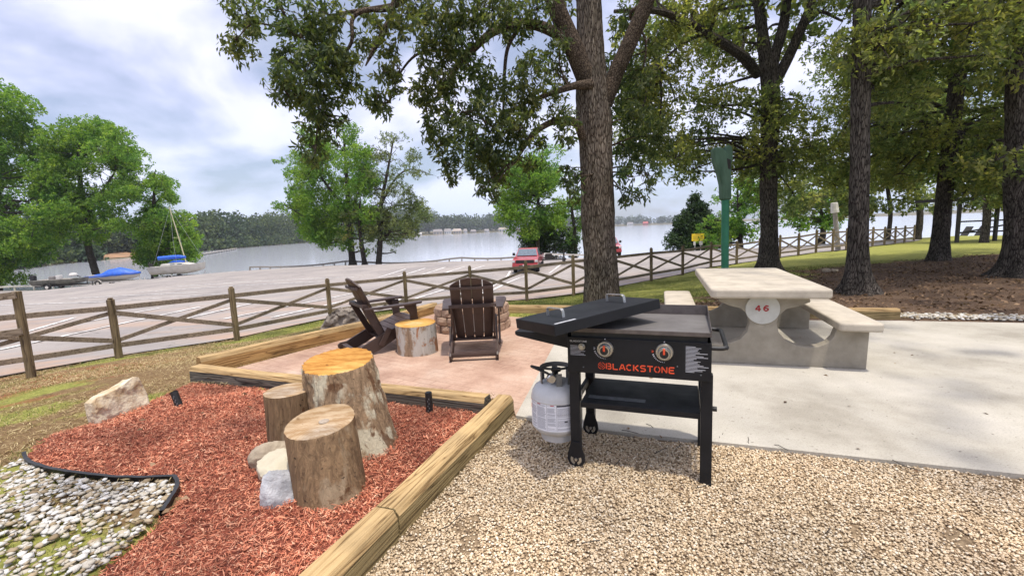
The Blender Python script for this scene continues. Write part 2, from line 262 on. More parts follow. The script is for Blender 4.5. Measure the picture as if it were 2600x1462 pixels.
class MB:
    def __init__(s): s.v = []; s.f = []; s.m = []
    def add(s, vs, fs, m=0):
        b = len(s.v); s.v += [tuple(v) for v in vs]; s.f += [tuple(i+b for i in f) for f in fs]; s.m += [m]*len(fs); return s
    def box(s, x0, x1, y0, y1, z0, z1, m=0):
        return s.add([(x0, y0, z0), (x1, y0, z0), (x1, y1, z0), (x0, y1, z0), (x0, y0, z1), (x1, y0, z1), (x1, y1, z1), (x0, y1, z1)],
                     [(0, 3, 2, 1), (4, 5, 6, 7), (0, 1, 5, 4), (1, 2, 6, 5), (2, 3, 7, 6), (3, 0, 4, 7)], m)
    def bar(s, p0, p1, w, h, m=0, up=(0, 0, 1), w1=None, h1=None):
        p0, p1 = Vector(p0), Vector(p1); d = (p1-p0).normalized(); u = Vector(up)
        sd_ = d.cross(u)
        if sd_.length < 1e-4: sd_ = d.cross(Vector((0, 1, 0)))
        sd_.normalize(); u = sd_.cross(d).normalized(); w1 = w if w1 is None else w1; h1 = h if h1 is None else h1
        vs = []
        for p, a, b in ((p0, w, h), (p1, w1, h1)):
            vs += [p-sd_*a/2-u*b/2, p+sd_*a/2-u*b/2, p+sd_*a/2+u*b/2, p-sd_*a/2+u*b/2]
        return s.add(vs, [(0, 1, 2, 3), (7, 6, 5, 4), (0, 4, 5, 1), (1, 5, 6, 2), (2, 6, 7, 3), (3, 7, 4, 0)], m)
    def tube(s, pts, r, n=8, m=0, caps=True):
        pts = [Vector(p) for p in pts]; rs = r if isinstance(r, (list, tuple)) else [r]*len(pts)
        vs, fs = [], []; prev = None
        for i, p in enumerate(pts):
            d = (pts[min(i+1, len(pts)-1)]-pts[max(i-1, 0)]).normalized()
            if prev is None:
                a = d.orthogonal().normalized()
            else:
                a = prev-d*prev.dot(d); a = a.normalized() if a.length > 1e-6 else d.orthogonal().normalized()
            prev = a; b = d.cross(a)
            for j in range(n):
                t = 2*math.pi*j/n; vs.append(p+(a*math.cos(t)+b*math.sin(t))*rs[i])
        for i in range(len(pts)-1):
            for j in range(n):
                k = (j+1) % n; fs.append((i*n+j, i*n+k, (i+1)*n+k, (i+1)*n+j))
        if caps: fs += [tuple(range(n-1, -1, -1)), tuple((len(pts)-1)*n+j for j in range(n))]
        return s.add(vs, fs, m)
    def lathe(s, prof, n=32, c=(0, 0, 0), m=0, a0=0.0, a1=2*math.pi, axis='z'):
        full = abs(a1-a0-2*math.pi) < 1e-6; cnt = n if full else n+1; vs, fs = [], []
        for r, z in prof:
            for j in range(cnt):
                t = a0+(a1-a0)*j/n; p = (r*math.cos(t), r*math.sin(t), z)
                if axis == 'y': p = (p[0], p[2], p[1])
                if axis == 'x': p = (p[2], p[0], p[1])
                vs.append((p[0]+c[0], p[1]+c[1], p[2]+c[2]))
        for i in range(len(prof)-1):
            for j in range(n):
                k = (j+1) % cnt; fs.append((i*cnt+j, i*cnt+k, (i+1)*cnt+k, (i+1)*cnt+j))
        return s.add(vs, fs, m)
    def cyl(s, c, r, d, n=24, axis='y', m=0):
        h = d/2; return s.lathe([(0.0001, -h), (r, -h), (r, h), (0.0001, h)], n, c, m, axis=axis)
    def prism(s, poly, fn, a, b, m=0):
        """poly of (u,w); fn(u,w,t)->xyz, extruded t from a to b"""
        n = len(poly); vs = [fn(u, w, a) for u, w in poly]+[fn(u, w, b) for u, w in poly]
        fs = [tuple(range(n-1, -1, -1)), tuple(range(n, 2*n))]+[(i, (i+1) % n, n+(i+1) % n, n+i) for i in range(n)]
        return s.add(vs, fs, m)
    def xf(s, M4, i0=0):
        s.v[i0:] = [tuple(M4 @ Vector(v)) for v in s.v[i0:]]; return s
    def build(s, name, mats, parent=None, smooth=False, bevel=0.0, seg=2):
        me = bpy.data.meshes.new(name); me.from_pydata(s.v, [], s.f)
        for m in (mats if isinstance(mats, (list, tuple)) else [mats]): me.materials.append(m)
        for p, mi in zip(me.polygons, s.m): p.material_index = mi; p.use_smooth = smooth
        me.update(); me.validate()
        import bmesh
        bm = bmesh.new(); bm.from_mesh(me); bmesh.ops.recalc_face_normals(bm, faces=bm.faces); bm.to_mesh(me); bm.free()
        o = link(bpy.data.objects.new(name, me), parent)
        if smooth:
            try: me.set_sharp_from_angle(angle=math.radians(40))
            except Exception: pass
        if bevel:
            b = o.modifiers.new('bevel', 'BEVEL'); b.width = bevel; b.segments = seg; b.limit_method = 'ANGLE'; b.angle_limit = math.radians(35)
        return o
def spline(pts, k=6):
    """catmull-rom through (x,y,z,r)"""
    P = [np.array(p, float) for p in pts]; P = [2*P[0]-P[1]]+P+[2*P[-1]-P[-2]]; out = []
    for i in range(1, len(P)-2):
        for t in np.linspace(0, 1, k, endpoint=False):
            a, b, c, d = P[i-1:i+3]
            out.append(0.5*((2*b)+(-a+c)*t+(2*a-5*b+4*c-d)*t*t+(-a+3*b-3*c+d)*t**3))
    out.append(P[-2]); return out
def limb(mb, pts, n=10, k=6, m=0):
    q = spline(pts, k); mb.tube([p[:3] for p in q], [max(0.003, p[3]) for p in q], n, m); return q
# ------------------------------------------------------------------ ground heights
FB = [('A', (81, 959), (47.9, 740), -.46), ('B', (303, 910.7), (280.6, 756), -.62), ('C', (602.7, 866), (585, 728), -.70), ('D', (840, 812), (830.5, 706.4), -.76),
      ('E', (1033, 785), (1027.8, 688.4), -.76), ('F', (1197, 772), (1193, 674), -.72), ('G', (1338, 765.7), (1334.4, 661.4), -.68),
      ('H', (1456.7, 750.5), (1453.9, 647), -.60), ('h', (1560, 733), (1556, 637), -.60), ('I', (1653.5, 714), (1653.5, 628.5), -.60), ('J', (1733.2, 698.5), (1732.7, 624), -.62),
      ('K', (1804.9, 679.3), (1804.9, 613.7), -.55), ('L', (1870, 670.8), (1870, 611.8), -.62), ('l', (1928, 663), (1928, 604), -.60), ('M', (1979.5, 655.4), (1980, 596.3), -.58),
      ('N', (2026.9, 649.5), (2026.9, 591.6), -.50), ('O', (2071.5, 642.5), (2071.5, 584), -.42), ('P', (2113.6, 638.8), (2113.6, 580.5), -.40), ('Q', (2148.6, 635), (2148.6, 578.7), -.40),
      ('q', (2184, 629.5), (2184, 577.5), -.40), ('R', (2215, 625.5), (2215, 575.7), -.40), ('r', (2245, 622), (2245, 575.5), -.42), ('s', (2272, 618.5), (2272, 574.2), -.44), ('t', (2296, 616), (2296, 572.5), -.46), ('S', (2320, 612), (2320, 571), -.50)]
FPT = {k: un(b[0], b[1], z) for k, b, t, z in FB}
CP = [(-4, 2, 0), (-3.6, 3.9, 0), (-3.3, 4.6, 0), (-2.3, 6.9, 0), (-1.4, 8.5, -.02), (0, 8.1, -.02), (3, 7.4, -.02), (5.4, 6.5, 0), (7, 6, 0), (7, 2, 0), (0, 0, 0), (-2, 1, 0), (3, 0, 0), (-3.5, .5, -.02),
      (8.64, 15, -.30), (6.9, 9, -.10), (14.4, 15, -.14), (11.5, 10.5, -.12), (1.86, 9.4, -.2), (1, 30, -1.73), (-6, 52, -2.1), (18, 54, -2), (2, 49, -2),
      (-51, 52, -3.33), (-43, 60, -3.36), (-63, 56, -3.6), (-34, 60, -2.7), (-20, 57, -2.3), (-15, 22, -1.3), (-24, 22, -1.6), (-13, 14, -1.05), (-8, 5.5, -.5), (-12, 2, -.6), (-20, 5, -1.1), (30, 36, -.55),
      (38, 40, -.7), (20, 14, 0), (30, 12, .1), (26, 24, -.25), (0, -10, 0), (-30, -10, -.9), (30, -10, .2), (-40, 30, -2.4), (-60, 40, -3.2),
      (-6, 60, -5.2), (18, 62, -5.2), (2, 58, -5.2), (-43, 71, -5.4), (-63, 66, -5.4), (-54, 68, -5.4), (-34, 69, -5.2), (-20, 65, -5.2), (50, 60, -5), (34, 52, -4.5), (60, 45, -4.0), (10, 60, -5.2), (-80, 62, -5.4), (-80, 45, -3.8),
      (36, 40, -.8), (45, 46, -3.5), (-5.2, 5.2, -.14), (-4.6, 7, -.3), (-3.2, 8.3, -.3), (-1.5, 10, -.35)]
CP += [tuple(p) for p in FPT.values()]
CP = np.array(CP, float)
_A = np.linalg.norm(CP[:, None, :2]-CP[None, :, :2], axis=2); _n = len(CP)
_M = np.zeros((_n+1, _n+1)); _M[:_n, :_n] = _A-0.05*np.eye(_n); _M[_n, :_n] = 1; _M[:_n, _n] = 1
_W = np.linalg.solve(_M, np.append(CP[:, 2], 0))
def Hn(XY):
    XY = np.asarray(XY, float).reshape(-1, 2); out = np.empty(len(XY))
    for i in range(0, len(XY), 20000):
        d = np.linalg.norm(XY[i:i+20000, None, :]-CP[None, :, :2], axis=2); out[i:i+20000] = d @ _W[:_n]+_W[_n]
    return out
def H(x, y): return float(Hn([(x, y)])[0])
def ground(x, y, z=-0.4):
    for _ in range(40):
        P = un(x, y, z); z = 0.5*z+0.5*min(1.2, H(P[0], P[1]))
    return un(x, y, z)
def inpoly(XY, poly):
    XY = np.asarray(XY).reshape(-1, 2); x, y = XY[:, 0], XY[:, 1]; c = np.zeros(len(XY), bool); n = len(poly)
    for i in range(n):
        x0, y0 = poly[i][:2]; x1, y1 = poly[(i+1) % n][:2]
        if y0 == y1: continue
        t = ((y0 > y) != (y1 > y)) & (x < (x1-x0)*(y-y0)/(y1-y0)+x0); c ^= t
    return c
def segdist(XY, poly, closed=True):
    XY = np.asarray(XY).reshape(-1, 2); best = np.full(len(XY), 1e9); n = len(poly)
    for i in range(n if closed else n-1):
        a = np.array(poly[i][:2]); b = np.array(poly[(i+1) % n][:2]); d = b-a
        t = np.clip(((XY-a) @ d)/max(1e-9, d @ d), 0, 1); best = np.minimum(best, np.linalg.norm(XY-(a+t[:, None]*d), axis=1))
    return best
# --- outlines on the ground
A_ = un(492, 962); B_ = un(1300, 1030); C_ = un(870, 1400); D_ = un(925, 848)   # ground corners of the timber frames
SLAB = [un(1310, 1058), un(1500, 1092), un(2014, 1146), un(2599, 1209), un(2599, 1209)+np.array([3.5, -1.0, 0]), un(2600, 822)+np.array([3.5, -1.2, 0]), un(2600, 822), un(2290, 816), un(1442, 812)]
JN = un(1442, 902)
PATIO_BL = np.array([-1.95, 8.1, 0]); PATIO_BR = un(1442, 812)
PATIO = [A_+np.array([.06, .05, 0]), un(1300, 1022), un(1310, 1058), PATIO_BR, un(1110, 795), D_+np.array([.1, .1, 0])]
BEDPX = [(488, 974), (360, 1030), (221, 1082), (132, 1105), (86, 1135), (66, 1171), (77, 1185), (116, 1200), (174, 1212), (271, 1224), (349, 1228), (442, 1225), (455, 1237), (452, 1255), (430, 1292), (380, 1354), (322, 1404), (248, 1462), (100, 1600)]
BED = [un(*p) for p in BEDPX]
dd = (C_-B_)/np.linalg.norm(C_-B_)
DIAG_END = B_+dd*3.4
BEDP = BED+[DIAG_END+np.array([-.0, 0, 0]), B_+np.array([-.0, -.02, 0])]
GRAVEL = [B_+np.array([0, .1, 0]), DIAG_END, np.array([-2.2, -1.5, 0]), np.array([7, -1.5, 0]), SLAB[4], SLAB[3], SLAB[2], SLAB[1], SLAB[0]]
FLINE = [FPT['A']+(FPT['A']-FPT['B'])*6]+[FPT[k[0]] for k in FB]+[FPT['S']+(FPT['S']-FPT['R'])*3]
# ------------------------------------------------------------------ terrain
def grade(a, b, s0, g, lo, hi):
    """coordinates dense between lo..hi, growing outwards"""
    mid = list(np.arange(lo, hi, s0)); up = [hi]; s = s0
    while up[-1] < b: s = min(s*g, 6); up.append(up[-1]+s)
    dn = [lo-s0]; s = s0
    while dn[-1] > a: s = min(s*g, 6); dn.append(dn[-1]-s)
    return np.array(dn[::-1]+mid+up)
XS = grade(-140, 140, 0.16, 1.04, -9, 12); YS = grade(-14, 110, 0.16, 1.04, 0, 17)
GX, GY = np.meshgrid(XS, YS); XY = np.stack([GX.ravel(), GY.ravel()], 1)
LOTB = [(-63.3, 55.4), (-50, 60.3), (-40, 62.5), (-34.5, 59.9), (-20, 56.4), (-5.9, 51.8), (1.8, 49.2), (10, 50.8), (17.8, 53.2), (24, 50), (29, 44), (31, 39.5)]
LOTP = [np.array([p[0]-FLINE[i][0]*0, p[1], 0]) for i, p in enumerate(FLINE)]
LOTPOLY = [(-15, 2.2), (-9.6, 5.0)]+[(FPT[k[0]][0]*1.03-.05, FPT[k[0]][1]+.32) for k in FB[1:]]+[(31, 39.5)]+LOTB[::-1]+[(-90, 52), (-90, 2)]
Z = Hn(XY)
inlot = inpoly(XY, LOTPOLY); dl = segdist(XY, LOTPOLY); yard = inpoly(XY, PATIO) | inpoly(XY, SLAB) | inpoly(XY, BEDP) | inpoly(XY, GRAVEL)
nz = np.array([noise.noise(Vector((x*0.9, y*0.9, 0.3)))*0.03+noise.noise(Vector((x*4, y*4, 1.3)))*0.008 for x, y in XY])
Zt = Z+np.where(np.abs(XY[:, 0]) < 60, nz, 0)
Zt = np.where(inlot, Zt-0.12*np.clip(dl/0.5, 0, 1), Zt)
Zt = np.where(yard, np.minimum(Zt, -0.045), Zt)
def fbm(x, y, s, o=0.0): return 0.5+0.5*noise.fractal(Vector((x*s, y*s, o)), 0.8, 2.0, 4)
def cover(x, y):
    """(green grass, bare red soil, leaf litter) in 0..1 at a point of the yard"""
    f = fbm(x, y, 0.9, 3.0); f2 = fbm(x, y, 2.6, 9.0)
    if y > 7.2 and x > -1.8 and x < 30 or (x > 4 and y > 5):      # behind the back timber
        # litter zone under the woods
        e = 8.2+0.75*max(0, x-2.2)                                # grass / litter boundary along the fence
        if x > 9: e = 15.2+0.10*(x-9)
        fy = (y-e)+1.6*(f-0.5)
        g = max(0.0, min(1.0, 0.5+fy*0.9))
        if x < 2.4: g = max(g, min(1, 0.9-(x-1.2)*0.5 if x > 1.2 else 0.95))
        return g, 0.0, 1-g
    dn = float(segdist([(x, y)], FLINE, False)[0])
    if y > 5:
        g = max(0, min(1, 1.2-dn*0.55+(f-0.5)*1.8-(0.6 if x < -5.9 else 0)))
    else: g = max(0, min(1, 0.30+(f-0.5)*2.6+(0.25 if y < 3.2 else 0)))
    r = max(0, min(1, 1.1-abs(dn-1.2)*0.75+(f2-0.5)*1.6)) if x < -3.6 and y < 7.2 and y > 4.2 else 0.2*f2
    return g, r*(1-g*0.6), 0.0
near = (XY[:, 0] > -16) & (XY[:, 0] < 40) & (XY[:, 1] < 45)
CV = np.zeros((len(XY), 4), np.float32); CV[:, 3] = 1; CV[:, 0] = 0.8
for i in np.nonzero(near & ~yard)[0]:
    CV[i, :3] = cover(XY[i, 0], XY[i, 1])
nx, ny = len(XS), len(YS); idx = np.arange(nx*ny).reshape(ny, nx)
F = np.stack([idx[:-1, :-1].ravel(), idx[:-1, 1:].ravel(), idx[1:, 1:].ravel(), idx[1:, :-1].ravel()], 1)
def terrain_mat():
    m, n, l, b = newmat('lawn_and_soil'); a = N(n, 'ShaderNodeVertexColor', layer_name='cover'); sp = N(n, 'ShaderNodeSeparateColor'); l.new(a.outputs[0], sp.inputs[0])
    v = vec(n, l); t = noi(n, l, v, 19, 9, 0.78); t2 = noi(n, l, v, 70, 5, 0.75); t3 = noi(n, l, v, 1.2, 4)
    straw = ramp(n, [(0.3, (0.09, 0.05, 0.026)), (0.5, (0.20, 0.13, 0.065)), (0.7, (0.33, 0.25, 0.125))]); l.new(t, straw.inputs[0])
    gr = ramp(n, [(0.3, (0.11, 0.115, 0.03)), (0.5, (0.24, 0.25, 0.06)), (0.68, (0.42, 0.38, 0.12))]); l.new(t, gr.inputs[0])
    soil = ramp(n, [(0.3, (0.15, 0.055, 0.028)), (0.6, (0.32, 0.125, 0.06)), (0.8, (0.36, 0.22, 0.12))]); l.new(t2, soil.inputs[0])
    lit = ramp(n, [(0.3, (0.035, 0.022, 0.015)), (0.48, (0.10, 0.064, 0.042)), (0.6, (0.18, 0.125, 0.085)), (0.72, (0.32, 0.24, 0.17))]); l.new(t2, lit.inputs[0])
    def sharp(x, th=0.18):
        q = N(n, 'ShaderNodeMath', operation='ADD'); l.new(x, q.inputs[0]); s = N(n, 'ShaderNodeMath', operation='MULTIPLY_ADD'); l.new(t, s.inputs[0]); s.inputs[1].default_value = 1.1; s.inputs[2].default_value = -0.55
        l.new(s.outputs[0], q.inputs[1]); r = ramp(n, [(0.5-th, 0.0), (0.5+th, 1.0)]); l.new(q.outputs[0], r.inputs[0]); return r.outputs[0]
    c = mixc(n, l, sharp(sp.outputs[0]), straw.outputs[0], gr.outputs[0]); c = mixc(n, l, sharp(sp.outputs[1]), c, soil.outputs[0])
    c = mixc(n, l, sharp(sp.outputs[2]), c, lit.outputs[0])
    l.new(c, b.inputs['Base Color']); b.inputs['Roughness'].default_value = 0.95; b.inputs['Specular IOR Level'].default_value = 0.1
    addbump(n, l, b, t2, 0.7, 0.03)
    return m
terr = fast('ground', np.column_stack([XY, Zt]), F, terrain_mat(), smooth=True); tag(terr, kind='structure')
at_ = terr.data.color_attributes.new('cover', 'FLOAT_COLOR', 'POINT'); at_.data.foreach_set('color', CV.ravel())
# water
WZ = -4.3
def water_mat():
    m, n, l, b = newmat('lake_water'); b.inputs['Base Color'].default_value = (0.48, 0.50, 0.55, 1); b.inputs['Roughness'].default_value = 0.10
    b.inputs['Specular IOR Level'].default_value = 0.7
    v = vec(n, l, (0.35, 1, 1)); t = noi(n, l, v, 1.2, 6, 0.6); addbump(n, l, b, t, 0.10, 0.15); return m
wv = MB(); wv.add([(-5000, 40, WZ), (5000, 40, WZ), (5000, 5500, WZ), (-5000, 5500, WZ), (-5000, -400, WZ), (-75, -400, WZ), (-75, 40, WZ), (60, -400, WZ), (5000, -400, WZ), (60, 40, WZ)],
               [(0, 6, 9, 1, 2, 3), (4, 5, 6, 0), (7, 8, 1, 9)])
tag(wv.build('lake_water', water_mat()), kind='structure')
# parking lot sheet, strips between the fence side and the lake side
def asphalt_mat():
    m, n, l, b = newmat('old_asphalt'); v = vec(n, l); t = noi(n, l, v, 60, 5, 0.8); big = noi(n, l, v, 0.35, 6, 0.6)
    c = ramp(n, [(0.35, (0.24, 0.22, 0.205)), (0.65, (0.335, 0.32, 0.305))]); l.new(t, c.inputs[0])
    bigr = ramp(n, [(0.35, (0.82, 0.80, 0.80)), (0.62, (1.1, 1.06, 1.02))]); l.new(big, bigr.inputs[0]); cc = mixc(n, l, 1.0, c.outputs[0], bigr.outputs[0], 'MULTIPLY')
    # washed-in orange clay
    geo = N(n, 'ShaderNodeNewGeometry'); sp = N(n, 'ShaderNodeSeparateXYZ'); l.new(geo.outputs['Position'], sp.inputs[0])
    w = N(n, 'ShaderNodeMapRange'); l.new(sp.outputs[1], w.inputs[0]); w.inputs[1].default_value = 11; w.inputs[2].default_value = 24; w.inputs[3].default_value = 0.5; w.inputs[4].default_value = 0.0
    cl = ramp(n, [(0.47, 0.0), (0.6, 1.0)]); l.new(noi(n, l, vec(n, l, (0.4, 1, 1)), 0.5, 6, 0.6), cl.inputs[0])
    mm = N(n, 'ShaderNodeMath', operation='MULTIPLY'); l.new(w.outputs[0], mm.inputs[0]); l.new(cl.outputs[0], mm.inputs[1])
    cc = mixc(n, l, mm.outputs[0], cc, (0.42, 0.26, 0.16))
    vo = N(n, 'ShaderNodeTexVoronoi', feature='DISTANCE_TO_EDGE'); vo.inputs['Scale'].default_value = 0.28; dm = N(n, 'ShaderNodeMix', data_type='VECTOR'); dm.inputs[0].default_value = 0.5
    nc = N(n, 'ShaderNodeTexNoise'); nc.inputs['Scale'].default_value = 0.6; nc.inputs['Detail'].default_value = 6; l.new(v, nc.inputs['Vector']); sc_ = N(n, 'ShaderNodeVectorMath', operation='SCALE'); l.new(nc.outputs['Color'], sc_.inputs[0]); sc_.inputs[3].default_value = 5
    av = N(n, 'ShaderNodeVectorMath', operation='ADD'); l.new(v, av.inputs[0]); l.new(sc_.outputs[0], av.inputs[1]); l.new(av.outputs[0], vo.inputs['Vector'])
    ck = ramp(n, [(0.0, 0.55), (0.012, 0.0)]); l.new(vo.outputs['Distance'], ck.inputs[0]); cc = mixc(n, l, ck.outputs[0], cc, (0.09, 0.08, 0.07))
    ol = ramp(n, [(0.62, 0.0), (0.72, 0.45)]); l.new(noi(n, l, v, 0.9, 4, 0.6), ol.inputs[0]); cc = mixc(n, l, ol.outputs[0], cc, (0.13, 0.12, 0.11)); l.new(cc, b.inputs['Base Color']); b.inputs['Roughness'].default_value = 0.9; b.inputs['Specular IOR Level'].default_value = 0.2
    addbump(n, l, b, t, 0.4, 0.01); return m
def lot():
    def resample(P, n):
        P = np.array([(p[0], p[1]) for p in P], float); s = np.r_[0, np.cumsum(np.linalg.norm(np.diff(P, axis=0), axis=1))]
        t = np.linspace(0, s[-1], n); return np.column_stack([np.interp(t, s, P[:, 0]), np.interp(t, s, P[:, 1])])
    inner = [(-90, 2), (-15, 2.2), (-9.6, 5.0)]+[(FPT[k[0]][0]*1.03-.05, FPT[k[0]][1]+.32) for k in FB[1:]]+[(31, 39)]
    outer = [(-90, 52)]+LOTB
    n, mrow = 240, 90; a = resample(inner, n); b = resample(outer, n)
    t = np.linspace(0, 1, mrow)**1.5; P = a[None]*(1-t[:, None, None])+b[None]*t[:, None, None]; P = P.reshape(-1, 2)
    z = Hn(P)+0.03; i = np.arange(n*mrow).reshape(mrow, n)
    Fq = np.stack([i[:-1, :-1].ravel(), i[:-1, 1:].ravel(), i[1:, 1:].ravel(), i[1:, :-1].ravel()], 1)
    tag(fast('parking_lot', np.column_stack([P, z]), Fq, asphalt_mat(), smooth=True), kind='structure')
lot()
def lotpt(x, y):
    P = ground(x, y, -1.0); return P
def stripe(mb, a, b, w=0.1):
    a, b = np.array(a[:2]), np.array(b[:2]); d = b-a; L = np.linalg.norm(d); d = d/L; nrm = np.array([-d[1], d[0]])*w/2; k = max(2, int(L/0.8)+1); vs = []
    for t in np.linspace(0, 1, k):
        p = a+d*L*t
        for q in (p-nrm, p+nrm): vs.append((q[0], q[1], H(*q)+0.05))
    mb.add(vs, [(2*i, 2*i+1, 2*i+3, 2*i+2) for i in range(k-1)])
st = MB()
for a, b in (((0, 892), (507, 782)), ((0, 866), (190, 809)), ((197, 824), (409, 784)), ((437, 820), (643, 772)), ((570, 813), (905, 746)), ((690, 810), (1000, 738)), ((860, 815), (1130, 722)),
             ((0, 777), (272, 768)), ((272, 768), (577, 747)), ((175, 760), (500, 744)), ((350, 744), (830, 716)), ((420, 731), (900, 705)), ((0, 801), (85, 789)),
             ((1085, 800), (1345, 686)), ((1205, 765), (1295, 690)), ((1395, 695), (1432, 668)), ((960, 790), (1200, 716)), ((1110, 700), (1180, 678)), ((1060, 702), (1130, 680)), ((1010, 704), (1080, 682)), ((960, 706), (1030, 684)), ((1160, 697), (1230, 676))):
    pa, pb = lotpt(*a), lotpt(*b); stripe(st, pa, pb, 0.15)
tag(st.build('parking_lines', MT['stripe']), kind='structure')
# ------------------------------------------------------------------ yard surfaces
def sheet(name, poly, z, mat, thick=0.0, kind='structure', grid=None):
    mb = MB(); n = len(poly)
    vs = [(p[0], p[1], z) for p in poly]; fs = [tuple(range(n))]
    if thick:
        vs += [(p[0], p[1], z-thick) for p in poly]; fs += [(i, i+n, (i+1) % n+n, (i+1) % n) for i in range(n)]
    mb.add(vs, fs); o = mb.build(name, mat); tag(o, kind=kind); return o
def slab_mat():
    m, n, l, b = newmat('broom_concrete'); v = vec(n, l); t = noi(n, l, v, 90, 5, 0.8); big = noi(n, l, v, 1.1, 6, 0.62)
    c = ramp(n, [(0.34, (0.30, 0.275, 0.225)), (0.5, (0.41, 0.382, 0.32)), (0.66, (0.475, 0.445, 0.38))]); l.new(big, c.inputs[0])
    f = ramp(n, [(0.34, 0.70), (0.5, 1.0)]); l.new(t, f.inputs[0]); cc = mixc(n, l, 1.0, c.outputs[0], f.outputs[0], 'MULTIPLY')
    sp = noi(n, l, v, 34, 3, 0.5); sr = ramp(n, [(0.69, 0.0), (0.72, 0.7)]); l.new(sp, sr.inputs[0]); cc = mixc(n, l, sr.outputs[0], cc, (0.13, 0.11, 0.09))
    rs = ramp(n, [(0.70, 0.0), (0.78, 0.5)]); l.new(noi(n, l, vec(n, l, (1, 2, 1)), 1.7, 4, 0.6), rs.inputs[0]); cc = mixc(n, l, rs.outputs[0], cc, (0.50, 0.28, 0.17))
    l.new(cc, b.inputs['Base Color']); b.inputs['Roughness'].default_value = 0.85; b.inputs['Specular IOR Level'].default_value = 0.25
    addbump(n, l, b, t, 0.35, 0.004); return m
sheet('concrete_slab', SLAB, 0.012, slab_mat(), 0.08)
def patio_mat():
    m, n, l, b = newmat('stamped_concrete'); v = vec(n, l, (1, 1, 1), rot=(0, 0, math.radians(33)))
    wv_ = N(n, 'ShaderNodeMix', data_type='VECTOR'); wv_.inputs[0].default_value = 0.018; nn = N(n, 'ShaderNodeTexNoise'); nn.inputs['Scale'].default_value = 5; l.new(v, nn.inputs['Vector'])
    l.new(v, wv_.inputs[4]); l.new(nn.outputs['Color'], wv_.inputs[5])
    br = N(n, 'ShaderNodeTexBrick'); br.inputs['Scale'].default_value = 1.0; br.inputs['Brick Width'].default_value = 0.21; br.inputs['Row Height'].default_value = 0.105
    br.inputs['Mortar Size'].default_value = 0.006; br.inputs['Mortar Smooth'].default_value = 0.4; br.offset = 0.5; l.new(wv_.outputs[1], br.inputs['Vector'])
    br.inputs['Color1'].default_value = (1, 1, 1, 1); br.inputs['Color2'].default_value = (0.93, 0.93, 0.93, 1); br.inputs['Mortar'].default_value = (0.70, 0.66, 0.64, 1)
    big = noi(n, l, vec(n, l), 1.8, 7, 0.65); c = ramp(n, [(0.32, (0.33, 0.205, 0.145)), (0.5, (0.44, 0.295, 0.215)), (0.7, (0.51, 0.38, 0.29))]); l.new(big, c.inputs[0])
    fade = ramp(n, [(0.42, 0.15), (0.58, 1.0)]); l.new(noi(n, l, vec(n, l), 1.3, 3), fade.inputs[0])
    cc = mixc(n, l, fade.outputs[0], c.outputs[0], mixc(n, l, 1.0, c.outputs[0], br.outputs[0], 'MULTIPLY'))
    f = ramp(n, [(0.3, 0.86), (0.6, 1.04)]); l.new(noi(n, l, vec(n, l), 45, 4, 0.7), f.inputs[0]); cc = mixc(n, l, 1.0, cc, f.outputs[0], 'MULTIPLY')
    l.new(cc, b.inputs['Base Color']); b.inputs['Roughness'].default_value = 0.8; b.inputs['Specular IOR Level'].default_value = 0.25
    inv = N(n, 'ShaderNodeMath', operation='SUBTRACT'); inv.inputs[0].default_value = 1; l.new(br.outputs['Fac'], inv.inputs[1]); addbump(n, l, b, inv.outputs[0], 0.35, 0.004); return m
sheet('patio', PATIO, 0.006, patio_mat(), 0.05)
sheet('gravel_bed', GRAVEL, -0.018, simple('gravel_grit', (0.30, 0.225, 0.14), 0.95, c2=(0.13, 0.09, 0.055), scale=40, bump=0.6, bscale=90, bd=0.01, spec=0.1))
# mulch bed: gently mounded sheet
def mound(x, y):
    d = float(segdist([(x, y)], BEDP)[0]); return 0.035*min(1, d/0.35)+0.03*noise.noise(Vector((x*2.2, y*2.2, 5)))*min(1, d/.3)
def bed():
    xs = np.arange(-4.4, 0.2, 0.06); ys = np.arange(0.0, 4.8, 0.06); gx, gy = np.meshgrid(xs, ys); P = np.stack([gx.ravel(), gy.ravel()], 1); ins = inpoly(P, BEDP) | (segdist(P, BEDP) < 0.04)
    z = np.array([mound(x, y) if i else -.05 for (x, y), i in zip(P, ins)]); nx_, ny_ = len(xs), len(ys); i = np.arange(nx_*ny_).reshape(ny_, nx_)
    Fq = np.stack([i[:-1, :-1].ravel(), i[:-1, 1:].ravel(), i[1:, 1:].ravel(), i[1:, :-1].ravel()], 1); Fq = Fq[ins[Fq].all(1)]
    tag(fast('mulch_bed', np.column_stack([P, z]), Fq, simple('mulch_base', (0.26, 0.075, 0.046), 0.95, c2=(0.10, 0.028, 0.018), scale=30, bump=0.6, bscale=70, bd=0.01, spec=0.1), smooth=True), kind='structure')
bed()
